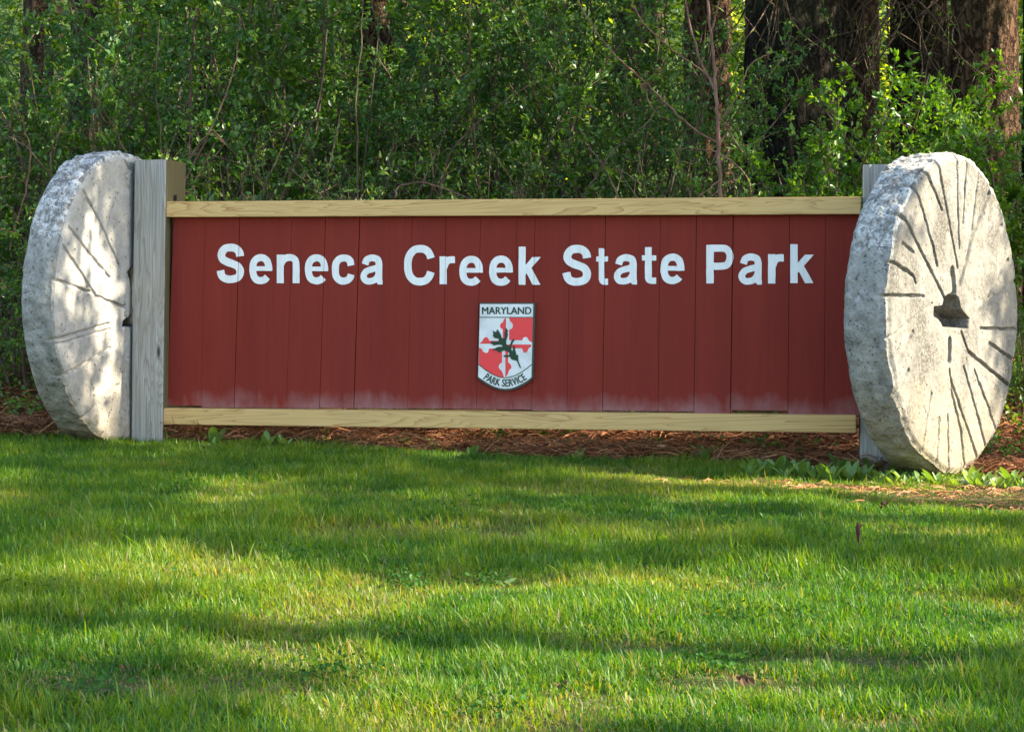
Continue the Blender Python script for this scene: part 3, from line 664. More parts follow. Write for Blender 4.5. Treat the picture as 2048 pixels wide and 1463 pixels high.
GR = [(.009, D1, z2((395, 115), (470, 290))), (.010, D1, z2((448, 75), (535, 530))), (.009, D1, z2((533, 55), (535, 300), (543, 450))), (.009, D1, z2((574, 90), (557, 345))), (.009, D2, z2((622, 132), (592, 425))),
      (.017, D2, z2((668, 222), (600, 400), (545, 600))), (.012, D3, z2((718, 355), (650, 470))), (.010, D1, z2((352, 175), (405, 345), (450, 525))), (.010, D1, z2((296, 290), (480, 660))),
      (.009, D2, z2((248, 500), (320, 545), (350, 570), (360, 598))), (.008, D2, z2((305, 432), (352, 470))), (.008, D1, z2((225, 650), (395, 652))), (.007, D3, z2((236, 840), (430, 680))), (.014, D3, z2((775, 590), (590, 745))), (.012, D3, z2((748, 500), (665, 650))),
      (.008, D1, z2((630, 788), (785, 790))), (.009, D1, z2((665, 845), (772, 924))), (.010, D1, z2((550, 805), (580, 885), (748, 1024))), (.009, D1, z2((558, 945), (605, 1100), (657, 1300))), (.009, D1, z2((605, 960), (695, 1210))),
      (.010, D1, z2((505, 1000), (550, 1130), (622, 1345))), (.010, D1, z2((500, 960), (510, 1060), (545, 1200), (562, 1370))), (.008, D2, z2((492, 1150), (497, 1390))), (.008, D3, z2((458, 1160), (447, 1340))), (.008, D3, z2((425, 1060), (385, 1300))), (.012, D3, z2((330, 960), (278, 1070))), (.012, D3, z2((350, 800), (288, 930))),
      (.022, .035, z2((513, 545), (520, 635))), (.020, .030, z2((500, 840), (500, 915)))]
EYE_R = z2((433, 690), (470, 690), (478, 655), (510, 632), (540, 655), (548, 705), (582, 745), (577, 790), (475, 785), (455, 745), (435, 735))
stone_r = millstone('millstone', 'sunlit grooved millstone at the right end of the sign with open eye hole', 1916, 626, 7.95, 54, .636, .192, GR, EYE_R, 1, [(100, 5, .006), (62, 6, .008), (250, 8, .01)], 1.3)
D2, D3 = .015, .010
GL = [(.009, D2, z1((366, 268), (440, 400), (530, 600))), (.009, D2, z1((306, 430), (400, 550), (490, 655))), (.008, D2, z1((282, 515), (425, 730))), (.009, D2, z1((250, 665), (410, 722))), (.009, D2, z1((425, 735), (555, 785))),
      (.009, D2, z1((255, 928), (485, 858))), (.009, D2, z1((270, 1098), (400, 1020), (490, 965))), (.008, D3, z1((260, 950), (490, 880))), (.010, D3, z1((365, 1285), (520, 1130))), (.012, D3, z1((465, 1345), (500, 1200))), (.010, D2, z1((540, 105), (580, 180)))]
EYE_L = z1((567, 625), (600, 590), (720, 590), (720, 870), (540, 872), (545, 845), (574, 820), (584, 700))
stone_l = millstone('millstone', 'shaded weathered millstone standing behind the left timber post', 258, 596, 8.60, 73, .627, .16, GL, EYE_L, 0, [(92, 14, .012), (130, 9, .008), (170, 12, .006)], 5.1)
# footing block under the right stone
c = at(1932, 958, 7.93); bm = bmesh.new(); bmesh.ops.create_cube(bm, size=1)
for v in bm.verts: v.co = (v.co.x * .30, v.co.y * .22, v.co.z * .14)
bmesh.ops.subdivide_edges(bm, edges=bm.edges[:], cuts=8, use_grid_fill=True)
for v in bm.verts:
    nn = float(fbm(np.array([[v.co.x * 14, v.co.y * 14, v.co.z * 14]]), 3, 4)[0]); v.co += v.co.normalized() * nn * .02
me = bpy.data.meshes.new('footing_block'); bm.to_mesh(me); bm.free(); me.materials.append(M['concrete'])
fb = bpy.data.objects.new('footing_block', me); COL.objects.link(fb); fb.location = (c[0], c[1] + .02, float(zlawn(c[0], c[1])) - .045); fb.rotation_euler = (0, 0, R(50))
tag(fb, 'low rough concrete block under the foot of the right millstone', 'block')

# ------------------------------------------------------------------ lawn grass (stuff)
def visible_w(y): return .256 * y + .35
BARE = [(1.62, 7.25, .42, .20), (1.85, 6.85, .30, .16), (1.25, 7.35, .35, .12), (1.95, 7.5, .4, .2), (.42, 3.62, .13, .12), (.62, 3.9, .20, .09), (.25, 4.0, .16, .08), (-.72, 3.45, .12, .09), (.60, 3.3, .10, .06)]
def bare(x, y):
    b = 0 * x
    for (cx, cy, rx, ry) in BARE: b = np.maximum(b, np.exp(-(((x - cx) / rx) ** 2 + ((y - cy) / ry) ** 2)))
    return b
def blades(n, y0, y1, len0, len1, wid, seed, dead=.08, flat=0.0, cut=True):
    rg = np.random.default_rng(seed)
    n = int(n * 1.3); yy = y0 + (y1 - y0) * rg.random(n * 2); ww = .256 * yy + np.where(rg.random(n * 2) < .35, 1.3, .3); xx = (rg.random(n * 2) * 2 - 1) * (.256 * y1 + 1.3); k = np.abs(xx) < ww; xx, yy = xx[k][:n], yy[k][:n]
    k = yy < edge_y(xx) - .01; xx, yy = xx[k], yy[k]
    pn = fbm(P3(xx * 1.1, yy * 1.1), 3, 71); cl = fbm(P3(xx * 7, yy * 7), 3, 72); b = bare(xx, yy)
    thin = fbm(P3(xx * 2.3, yy * 2.3), 2, 77)
    keep = rg.random(len(xx)) > np.clip(b * .85 - .05 + .55 * sstep(.15, .5, thin) * (yy < 6.5), 0, .93); xx, yy, pn, cl, b, thin = [q[keep] for q in (xx, yy, pn, cl, b, thin)]
    m = len(xx)
    L = (len0 + (len1 - len0) * rg.random(m) ** 1.5) * (1 + .45 * pn + .75 * cl).clip(.45, 2) * (1 - .72 * b) * (1 - .35 * sstep(.1, .5, thin))
    L *= 1 + .55 * np.exp(-((yy - 5.55) / .45) ** 2); W_big = 1.0; L *= 1 + .8 * (rg.random(m) > .992)
    ang = rg.random(m) * 2 * math.pi; lean = (.15 + .75 * rg.random(m) ** 1.3) + flat
    dirx, diry = np.cos(ang), np.sin(ang); face = ang + math.pi / 2 + rg.normal(size=m) * .5
    wx, wy = np.cos(face), np.sin(face)
    W_ = wid * (.55 + .6 * rg.random(m) + .9 * (rg.random(m) > .9))
    z0 = zlawn(xx, yy) - .004
    T = np.array([0, .38, .72, 1.0]); hor = (T ** 1.9)[None] * lean[:, None] * L[:, None]; ver = (T * (1 - .38 * np.clip(lean, 0, 1.6)[:, None] * T)) * L[:, None] * (1 - .4 * flat)
    cx = xx[:, None] + hor * dirx[:, None]; cy = yy[:, None] + hor * diry[:, None]; cz = z0[:, None] + ver
    wt = np.array([.75, 1.0, .75])[None] * W_[:, None] / 2
    Vv = np.zeros((m, 7, 3))
    for j in range(3):
        Vv[:, 2 * j, 0] = cx[:, j] - wx * wt[:, j]; Vv[:, 2 * j, 1] = cy[:, j] - wy * wt[:, j]; Vv[:, 2 * j, 2] = cz[:, j]
        Vv[:, 2 * j + 1, 0] = cx[:, j] + wx * wt[:, j]; Vv[:, 2 * j + 1, 1] = cy[:, j] + wy * wt[:, j]; Vv[:, 2 * j + 1, 2] = cz[:, j]
    Vv[:, 6] = np.stack([cx[:, 3], cy[:, 3], cz[:, 3]], -1)
    base = (np.arange(m) * 7)[:, None]
    Q = np.concatenate([base + np.array([[0, 1, 3, 2]]), base + np.array([[2, 3, 5, 4]])]); T3 = base + np.array([[4, 5, 6]])
    tint = np.clip(.42 + .40 * pn + .30 * cl + .20 * rg.normal(size=m) + .25 * sstep(0, .5, thin), 0, .86)
    isd = rg.random(m) < dead + .45 * b + .22 * sstep(.1, .5, thin); tint = np.where(isd, .9 + .1 * rg.random(m), tint)
    return Vv.reshape(-1, 3), Q, T3, np.repeat(tint, 7)
parts_ = [blades(230000, 2.7, 4.9, .020, .050, .0026, 1, .035), blades(270000, 4.9, 8.75, .020, .048, .0028, 2, .02), blades(90000, 2.7, 8.6, .025, .05, .0018, 3, .62, 1.1)]
off = 0; VV, QQ, TT, NN = [], [], [], []
for v, q, t3, tn in parts_: VV.append(v); QQ.append(q + off); TT.append(t3 + off); NN.append(tn); off += len(v)
gr = mesh_np('grass', np.concatenate(VV), [np.concatenate(QQ), np.concatenate(TT)], M['grass'], tint=np.concatenate(NN))
tag(gr, 'patchy green lawn grass in front of the sign', 'grass', kind='stuff')

# ------------------------------------------------------------------ needle litter (stuff)
def needles(n, seed):
    rg = np.random.default_rng(seed)
    x1 = (rg.random(n) * 2 - 1) * 3.3; y1 = 7.9 + rg.random(n) ** 1.2 * 3.4; k = y1 > edge_y(x1) - .10; x1, y1 = x1[k], y1[k]
    nb = n // 130; bi = rg.integers(0, 4, nb); bb = np.array(BARE[:4]); x2 = bb[bi, 0] + rg.normal(size=nb) * bb[bi, 2] * .85; y2 = bb[bi, 1] + rg.normal(size=nb) * bb[bi, 3] * .85
    k = y2 < edge_y(x2); x2, y2 = x2[k], y2[k]
    x = np.r_[x1, x2]; y = np.r_[y1, y2]; z = np.r_[zfloor(x1, y1), zlawn(x2, y2)]; hgt = np.r_[.07 * rg.random(len(x1)) ** 1.5, .012 * rg.random(len(x2))]
    m = len(x); ang = rg.random(m) * math.pi * 2; L = (.05 + .08 * rg.random(m)) * np.r_[np.ones(len(x1)), .5 * np.ones(len(x2))]; dz = rg.normal(size=m) * .28 * np.r_[np.ones(len(x1)), .25 * np.ones(len(x2))]
    d = np.stack([np.cos(ang), np.sin(ang), dz], -1); c = np.stack([x, y, z + hgt + .004], -1)
    a, b = c - d * L[:, None] / 2, c + d * L[:, None] / 2; mid = c + np.array([0, 0, 1]) * (.01 * rg.random(m))[:, None]
    sd = np.stack([-np.sin(ang) * .0009, np.cos(ang) * .0009, rg.normal(size=m) * .0008 + .0006], -1)
    V = np.stack([a - sd, a + sd, mid - sd, mid + sd, b - sd, b + sd], 1).reshape(-1, 3); base = (np.arange(m) * 6)[:, None]
    return mesh_np('pine_straw', V, [np.concatenate([base + np.array([[0, 1, 3, 2]]), base + np.array([[2, 3, 5, 4]])])], M['needle'], tint=np.repeat(np.r_[rg.random(len(x1)), .62 + .38 * rg.random(len(x2))], 6))
tag(needles(170000, 5), 'reddish brown pine needle litter beneath and behind the sign', 'pine litter', kind='stuff')

# ------------------------------------------------------------------ weeds
def weed(name, n, L, wd, upr, seed, m):
    rg = np.random.default_rng(seed); Vs, Qs, off, ts = [], [], 0, []
    for i in range(n):
        a = i / n * 2 * math.pi + rg.normal() * .4; el = upr + rg.normal() * .18; l = L * (.6 + .6 * rg.random()); k = 7; s = np.linspace(0, 1, k)
        hor = s * l * math.cos(el) + .15 * l * s ** 2; ver = s * l * math.sin(el) - .30 * l * s ** 3 * math.cos(el)
        wv = wd * l * np.sin(np.clip(s * 1.02, 0, 1) ** .8 * math.pi) ** .7 * (.55 + .6 * s) / 1.0 + .0015
        c = np.stack([hor * math.cos(a), hor * math.sin(a), ver], -1); side = np.array([-math.sin(a), math.cos(a), 0])
        V = np.stack([c - side * wv[:, None] + [0, 0, .004], c, c + side * wv[:, None] + [0, 0, .004]], 1).reshape(-1, 3)
        Vs.append(V); Qs.append(grid_quads(k, 3) + off); off += len(V); ts += [rg.random()] * len(V)
    return mesh_np(name, np.concatenate(Vs), [np.concatenate(Qs)], m, smooth=True, tint=ts)
wp = [weed('broadleaf_weed', 7, .11, .13, 1.0, 1, M['weed']), weed('broadleaf_weed', 5, .13, .16, 1.15, 2, M['weed']), weed('broadleaf_weed', 9, .09, .12, .75, 3, M['weed'])]
spots = []
rw = random.Random(5)
for i in range(64):
    px = 1490 + 558 * (i + rw.random()) / 64; spots.append((px, 944 + (px - 1490) * .035 + rw.uniform(-6, 14), 'pale broad-leaved weed in the sunlit row along the foot of the right millstone', .62))
for px, py in ((1075 + 345, 925), (1360 + 70, 922), (1395, 921), (1405, 928)): spots.append((px, py, 'bluish upright weed at the grass edge under the right half of the sign', .75))
for px, py in ((1140, 925), (1155, 924)): spots.append((px, py, 'small pale weed at the grass edge right of the badge', .6))
for px, py in ((535, 898), (560, 897), (570, 899)): spots.append((px, py, 'pale curled weed under the sign near its left end', .6))
for px, py in ((430, 893), (424, 896)): spots.append((px, py, 'thin weed just right of the left post', .7))
for px, py in ((880, 908), (945, 916), (720, 905)): spots.append((px, py, 'tiny weed in the litter under the middle of the sign', .6))
for px, py in ((120, 872), (150, 880), (165, 884), (135, 878)): spots.append((px, py, 'bright weed at the foot of the left millstone', .75))
used = set()
for i, (px, py, lab, s) in enumerate(spots):
    Y = 4000 * (EYE + .0) / (py - 568); X = (px - 1024) / 4000 * Y; Y = 4000 * (EYE - float(zlawn(np.array(X), np.array(Y)))) / (py - 568); X = (px - 1024) / 4000 * Y
    k = i % 3; src = wp[k]
    o = src if k not in used else src.copy()
    if k in used: COL.objects.link(o)
    used.add(k); o.location = (X, Y, float(zlawn(np.array(X), np.array(Y))) - .005); o.rotation_euler = (0, 0, rw.uniform(0, 6)); sc = s * rw.uniform(.9, 1.5); o.scale = (sc, sc, sc)
    tag(o, lab, 'weed', 'broad-leaved weeds along the grass edge')
# lawn weeds: dock and dandelion rosettes
lw = [weed('dandelion', 8, .085, .15, .45, 11, M['weed_dark']), weed('dandelion', 6, .11, .17, .7, 12, M['weed'])]
lsp = [(1400, 1160, 1, 'tall pale dock clump in the sunny lawn right of centre', 1.0), (1000, 1180, 1, 'pale round-leaved dock at the edge of the central sun patch', .9), (880, 1255, 0, 'dark dandelion in the shade below the centre of the lawn', .9), (945, 1105, 0, 'bluish weed in the shaded middle of the lawn', .8),
       (800, 1185, 0, 'bluish clover clump left of the lawn centre', 1.0), (310, 1190, 0, 'dark notched weed in the left sun patch', 1.1), (60, 1210, 0, 'dark weed clump at the left edge of the lawn', 1.2), (1510, 1240, 1, 'leafy dock patch in the right sun area', 1.1), (1560, 1215, 1, 'leafy dock behind the right sun area', .9), (1960, 1085, 0, 'dark weed near the right edge of the lawn', .8), (1450, 1040, 0, 'small weed in the grass below the right half of the sign', .7), (1380, 1340, 0, 'dark weed near the dried patch of lawn', .9), (640, 1380, 0, 'low weed in the shade at the bottom left', .8)]
u2 = set()
for i, (px, py, k, lab, s) in enumerate(lsp):
    Y = 4000 * EYE / (py - 568); X = (px - 1024) / 4000 * Y; o = lw[k] if k not in u2 else lw[k].copy()
    if k in u2: COL.objects.link(o)
    u2.add(k); o.location = (X, Y, float(zlawn(np.array(X), np.array(Y))) - .008); o.rotation_euler = (0, 0, i * 1.7); s *= .62; o.scale = (s, s, s * .8); tag(o, lab, 'weed', 'weeds growing in the lawn')
# withered maroon stalk
Y = 4000 * EYE / (1095 - 568); X0 = (1718 - 1024) / 4000 * Y; sxyz = np.array([X0, Y, -.055])
V1, Q1 = tube_arrays([(spline([sxyz, sxyz + [0, 0, .05], sxyz + [-.002, 0, .09], sxyz + [-.003, .0, .125]], 12), [.0016, .0016, .0018, .002, .002, .0025, .003, .004, .006, .0065, .005, .002]), (spline([sxyz + [-.003, 0, .105], sxyz + [.008, .003, .118], sxyz + [.012, .004, .116]], 6), [.003, .003, .0025, .002, .0015, .001]), (spline([sxyz + [-.003, 0, .105], sxyz + [-.008, .003, .112], sxyz + [-.009, .004, .108]], 6), [.003, .003, .0025, .002, .0015, .001])], 7)
tag(mesh_np('withered_stalk', V1, [Q1], M['stalk'], smooth=True), 'small withered maroon stalk standing in the lawn before the right millstone', 'stalk')
# dead leaves on the lawn
def deadleaf(px, py, s, lab, seed):
    rg = np.random.default_rng(seed); Y = 4000 * EYE / (py - 568); X = (px - 1024) / 4000 * Y; V, T, tn = scatter(rg.normal(size=(9, 3)) * [s * .5, s * .4, s * .12], rand_rot(9, 0, rg), np.full(9, s), width=1.4)
    V = V + np.array([X, Y, float(zlawn(np.array(X), np.array(Y))) + .025]); tag(mesh_np('dead_leaf', V, [T], M['dead']), lab, 'leaf')
deadleaf(1490, 1372, .018, 'curled dark brown dead leaf in the dried patch of lawn', 1)
deadleaf(1770, 998, .022, 'small brown dead leaf in the grass before the right millstone', 2)

# ------------------------------------------------------------------ shrubs
def shrub_proto(name, seed, H, Rd, nst, n_leaf, lsize, lm, gap=.35, droop=.25, compound=False, twm='twig', z_low=.12):
    rg = np.random.default_rng(seed); paths = []; twigs = []
    for i in range(nst):
        a = rg.random() * 2 * math.pi; r = Rd * (.25 + .75 * rg.random()); h = H * (.55 + .5 * rg.random())
        b = np.array([rg.normal() * .09, rg.normal() * .09, 0]); tip = np.array([math.cos(a) * r, math.sin(a) * r, h])
        mid = b * .4 + tip * .5 + np.array([0, 0, h * droop * .6]) + rg.normal(size=3) * .07
        s = spline([b, b + (mid - b) * .5 + rg.normal(size=3) * .04, mid, tip], 14); paths.append((s, np.linspace(.011, .003, 14) * (.6 + .8 * rg.random())))
        for j in range(int(9 + 7 * rg.random())):
            t = rg.integers(3, 13); st_ = s[t]; d = s[min(t + 1, 13)] - s[t - 1]; d /= np.linalg.norm(d); dv = d * .6 + rg.normal(size=3) * .75; dv[2] += .15; dv /= np.linalg.norm(dv)
            l = (.16 + .34 * rg.random()) * H / 2; e = st_ + dv * l + np.array([0, 0, -.12 * l]); tw = spline([st_, (st_ + e) / 2 + rg.normal(size=3) * .03, e], 6); paths.append((tw, np.linspace(.0035, .0012, 6))); twigs.append(tw)
            for q in range(2):
                t2 = rg.integers(2, 6); d2 = dv + rg.normal(size=3) * .8; d2 /= np.linalg.norm(d2); e2 = tw[t2] + d2 * l * .5; t3 = spline([tw[t2], (tw[t2] + e2) / 2 + rg.normal(size=3) * .012, e2], 4); paths.append((t3, np.linspace(.0018, .0009, 4))); twigs.append(t3)
        twigs.append(s[6:]); 
    V, Q = tube_arrays(paths, 4)
    root = empty(name)
    mesh_np('stems', V, [Q], M[twm], root, True)
    # leaves strung along the twigs
    idx = rg.integers(0, len(twigs), n_leaf); pos = np.zeros((n_leaf, 3)); ax = np.zeros((n_leaf, 3)); tb = rg.random(len(twigs))
    tt = rg.random(n_leaf) ** .8
    for i, k in enumerate(idx):
        tw = twigs[k]; f = tt[i] * (len(tw) - 1); a = int(min(f, len(tw) - 2)); u = f - a; pos[i] = tw[a] * (1 - u) + tw[a + 1] * u; ax[i] = tw[a + 1] - tw[a]
    k = (pos[:, 2] > z_low * H) & (rg.random(n_leaf) > gap * (fbm(pos * 3.5, 2, seed) > .05)); pos, ax, idx = pos[k], ax[k], idx[k]; n = len(pos)
    pos += rg.normal(size=(n, 3)) * .010
    ax = ax / (np.linalg.norm(ax, axis=1)[:, None] + 1e-9) * .7 + rg.normal(size=(n, 3)) * .6; ax /= np.linalg.norm(ax, axis=1)[:, None]
    nr = rg.normal(size=(n, 3)) * .55 + np.array([0, -.15, .8]); nr -= (nr * ax).sum(1)[:, None] * ax; nr /= np.linalg.norm(nr, axis=1)[:, None] + 1e-9
    rot = np.stack([ax, np.cross(nr, ax), nr], -1)
    Vl, Tl, tn = scatter(pos, rot, lsize * (.55 + .8 * rg.random(n)), LEAF_V, LEAF_T, np.clip(.5 * tb[idx] + .5 * rg.random(n) + .12 * rg.normal(size=n), 0, 1), 1.15)
    mesh_np('foliage', Vl, [Tl], M[lm], root, False, tn)
    return root
PROTO = {
 'a': shrub_proto('green_shrub', 101, 2.5, .95, 11, 14500, .031, 'leaf_blue', .4),
 'b': shrub_proto('green_shrub', 102, 2.3, .85, 10, 12000, .037, 'leaf_mid', .45),
 'c': shrub_proto('green_shrub', 103, 2.1, .85, 11, 11000, .029, 'leaf_blue', .5),
 'd': shrub_proto('green_shrub', 104, 1.55, .75, 10, 5200, .032, 'leaf_mid', .7),
 'e': shrub_proto('rose_shrub', 105, 1.75, .75, 13, 12500, .038, 'leaf_lime', .3),
 'f': shrub_proto('rose_shrub', 106, 1.5, .8, 12, 10500, .034, 'leaf_lime', .35),
 'g': shrub_proto('leafy_seedling', 107, 1.15, .38, 5, 420, .085, 'leaf_mid', .2, z_low=.45),
 'h': shrub_proto('bare_bramble', 108, 1.5, .9, 12, 1500, .026, 'leaf_lime', .6),
}
SH = [  # proto, px of base, Y, scale, label
 ('a', -60, 10.6, .86, 'dense dull green shrub at the left edge behind the left millstone'), ('b', 140, 10.3, .82, 'dull green small-leaved shrub directly above the left millstone'), ('a', 330, 10.7, 1.1, 'tall dull green shrub behind the left post'),
 ('b', 520, 10.9, 1.1, 'dull green shrub above the first word of the sign'), ('c', 690, 10.7, 1.0, 'mixed green shrub in front of the reddish trunk'), ('a', 860, 11.6, 1.05, 'dark green shrub filling the gap right of the reddish trunk'),
 ('b', 1040, 10.8, .97, 'dull green shrub above the badge'), ('c', 1210, 11.4, 1.05, 'green shrub crossed by bare sapling twigs'), ('c', 1360, 11.0, .92, 'green shrub beside the bare sapling'),
 ('d', 60, 9.8, .8, 'low shrub beside the rim of the left millstone'), ('d', 420, 10.0, .95, 'low green shrub just over the left end of the top rail'), ('d', 620, 10.1, .85, 'low open shrub over the top rail left of centre'), ('d', 980, 10.2, .8, 'low twiggy shrub over the middle of the top rail'), ('d', 1280, 10.2, .8, 'low twiggy shrub over the top rail near the sapling'),
 ('c', 200, 12.2, .95, 'shrub deep in the thicket at the left'), ('b', 640, 12.6, 1.25, 'shrub deep in the thicket left of the reddish trunk'), ('a', 1100, 12.9, 1.2, 'shrub deep in the thicket behind the badge'), ('c', 1330, 12.8, 1.15, 'shrub deep in the thicket left of the big dark trunk'), ('b', 420, 13.0, 1.3, 'tall shrub at the back of the left thicket'), ('c', 920, 13.4, 1.25, 'tall shrub at the back of the middle thicket'),
 ('e', 1640, 10.2, .9, 'bright fresh green rose shrub in front of the big dark trunk'), ('f', 1530, 10.0, .66, 'lit low rose shrub over the right end of the top rail'), ('f', 1790, 10.6, 1.06, 'fresh green shrub just behind the right post'), ('e', 1900, 10.9, .93, 'leafy green shrub behind the top of the right millstone'), ('f', 2040, 10.3, .95, 'green shrub at the right edge behind the right millstone'), ('c', 2150, 10.8, .72, 'green shrub reaching in from the right edge'),
 ('d', 2060, 9.4, .55, 'low green shrub right of the foot of the right millstone'),
 ('h', 760, 9.9, .85, 'bare bramble over the top rail left of the badge'), ('h', 1120, 9.9, .82, 'bare bramble over the top rail right of the badge'), ('h', 1400, 9.95, .85, 'bare bramble at the foot of the sapling'), ('h', 180, 9.9, 1.0, 'tangle of bare twigs above the left millstone'),
]
usedp = set(); rs = random.Random(3)
for k, px, Y, s, lab in SH:
    X = (px - 1024) / 4000 * Y; Z = float(zfloor(np.array(X), np.array(Y))) - .03; rz = rs.uniform(0, 6.28)
    if k not in usedp:
        o = PROTO[k]; usedp.add(k); o.location = (X, Y, Z); o.rotation_euler = (0, 0, rz); o.scale = (s, s, s)
    else: o = dup(PROTO[k], (X, Y, Z), rz, s)
    tag(o, lab, 'shrub', 'shrubs of the thicket behind the sign')
for i, (px, Y, s, lab) in enumerate([(470, 9.75, .95, 'young plant with broad pointed leaves behind the left post'), (560, 9.8, .8, 'young broad-leaved plant right of the taller one behind the top rail'), (395, 9.6, .95, 'young broad-leaved plant leaning against the left post')]):
    X = (px - 1024) / 4000 * Y; Z = float(zfloor(np.array(X), np.array(Y)))
    if i == 0: o = PROTO['g']; o.location = (X, Y, Z); o.scale = (s, s, s)
    else: o = dup(PROTO['g'], (X, Y, Z), i * 2.1, s)
    tag(o, lab, 'plant', 'young broad-leaved plants behind the left end of the sign')

# ------------------------------------------------------------------ bare sapling (branches drawn in depth)
def branch(pts, r0, r1, n=22, Y0=9.55, dy=.12, seed=0):
    rg = np.random.default_rng(seed); m = len(pts); ys = Y0 + np.cumsum(np.r_[0, rg.normal(size=m - 1) * dy])
    s = spline([at(px, py, y) for (px, py), y in zip(pts, ys)], n); s[1:] += rg.normal(size=(n - 1, 3)) * .0022
    return s, np.linspace(r0, r1, n)
sap = empty('bare_sapling', tuple(at(1441, 860, 9.55)))
tag(sap, 'slender bare reddish sapling rising behind the top rail right of centre', 'sapling')
base = np.array(sap.location)
main = [(1441, 860), (1440, 600), (1440, 400), (1436, 260), (1431, 170), (1424, 80), (1412, -20)]
B = [branch(main, .0125, .006, 40, 9.55, .0), branch([(1431, 180), (1405, 130), (1382, 60), (1368, -20)], .007, .004, 20, 9.55, .04, 1), branch([(1434, 285), (1390, 260), (1340, 215), (1290, 165), (1240, 120), (1190, 60), (1150, -10)], .006, .003, 30, 9.55, .05, 2),
     branch([(1434, 170), (1400, 140), (1340, 95), (1290, 50), (1255, -10)], .005, .0025, 24, 9.55, .05, 3), branch([(1437, 245), (1475, 190), (1500, 130), (1545, 105)], .004, .002, 16, 9.55, .05, 4), branch([(1424, 60), (1432, 30), (1445, -20)], .005, .003, 10, 9.55, .02, 5),
     branch([(1438, 330), (1465, 300), (1510, 285), (1560, 262)], .0035, .0015, 16, 9.55, .05, 6), branch([(1290, 165), (1300, 210), (1330, 235), (1370, 242)], .003, .0015, 14, 9.55, .03, 7), branch([(1440, 360), (1415, 380), (1390, 400), (1372, 430)], .004, .002, 12, 9.55, .03, 8)]
V1, Q1 = tube_arrays([(s - base, r) for s, r in B[:1]], 8); mesh_np('trunk', V1, [Q1], M['sapling'], sap, True)
for s, r in B[1:]:
    V1, Q1 = tube_arrays([(s - base, r)], 6); mesh_np('branch', V1, [Q1], M['sapling'], sap, True)
rg = np.random.default_rng(4); pos = np.concatenate([s[rg.integers(4, len(s), 9)] for s, r in B[1:]]) - base; V1, T1, tn = scatter(pos, rand_rot(len(pos), .2, rg), .02 + .025 * rg.random(len(pos)), tint=.5 + .5 * rg.random(len(pos)))
mesh_np('foliage', V1, [T1], M['leaf_lime'], sap, False, tn)
V1, T1, tn = scatter(at(1289, 168, 9.5) + rg.normal(size=(7, 3)) * [.006, .004, .012] - base, rand_rot(7, 0, rg), np.full(7, .035)); mesh_np('dry_leaf', V1, [T1], M['dead'], sap)

# arching bare canes in front of the thicket
CN = [[(790, 395), (800, 372), (850, 366), (900, 382), (950, 402)], [(700, 700), (715, 350), (712, 200), (722, 90), (726, -10)], [(320, 640), (322, 300), (312, 180), (318, 40)], [(250, 640), (240, 300), (205, 235), (180, 180)], [(1160, 400), (1230, 300), (1290, 250), (1330, 190)],
      [(330, 410), (250, 300), (190, 190), (150, 130)], [(360, 380), (430, 240), (470, 130), (480, 40)], [(200, 700), (170, 420), (108, 200)], [(1240, 400), (1205, 330), (1172, 285), (1160, 262)], [(1500, 420), (1490, 350), (1420, 300), (1330, 300)], [(560, 400), (600, 300), (640, 190), (655, 60)], [(880, 400), (905, 300), (1000, 210), (1090, 150)],
      [(20, 500), (60, 320), (30, 200)], [(60, 640), (90, 400), (150, 330), (230, 300)], [(480, 400), (500, 330), (560, 260), (640, 240)]]
cl = ['pale arching cane over the top rail left of the badge', 'tall bare stem in front of the reddish trunk', 'straight bare stem above the left post', 'forked bare stem above the left millstone', 'slanting bare twig right of the badge']
for i, c in enumerate(CN):
    Yc = 9.6 + .25 * (i % 4); s, r = branch(c, .0055, .0022, 24, Yc, .10, 50 + i); V1, Q1 = tube_arrays([(s, r)], 6)
    side = 'left' if c[-1][0] < 700 else ('middle' if c[-1][0] < 1350 else 'right')
    o = mesh_np('bare_cane', V1, [Q1], M['twig'] if i % 3 else M['sapling'], smooth=True)
    tag(o, cl[i] if i < 5 else 'bare woody cane in the ' + side + ' part of the thicket', 'cane', 'bare canes in the ' + side + ' part of the thicket')

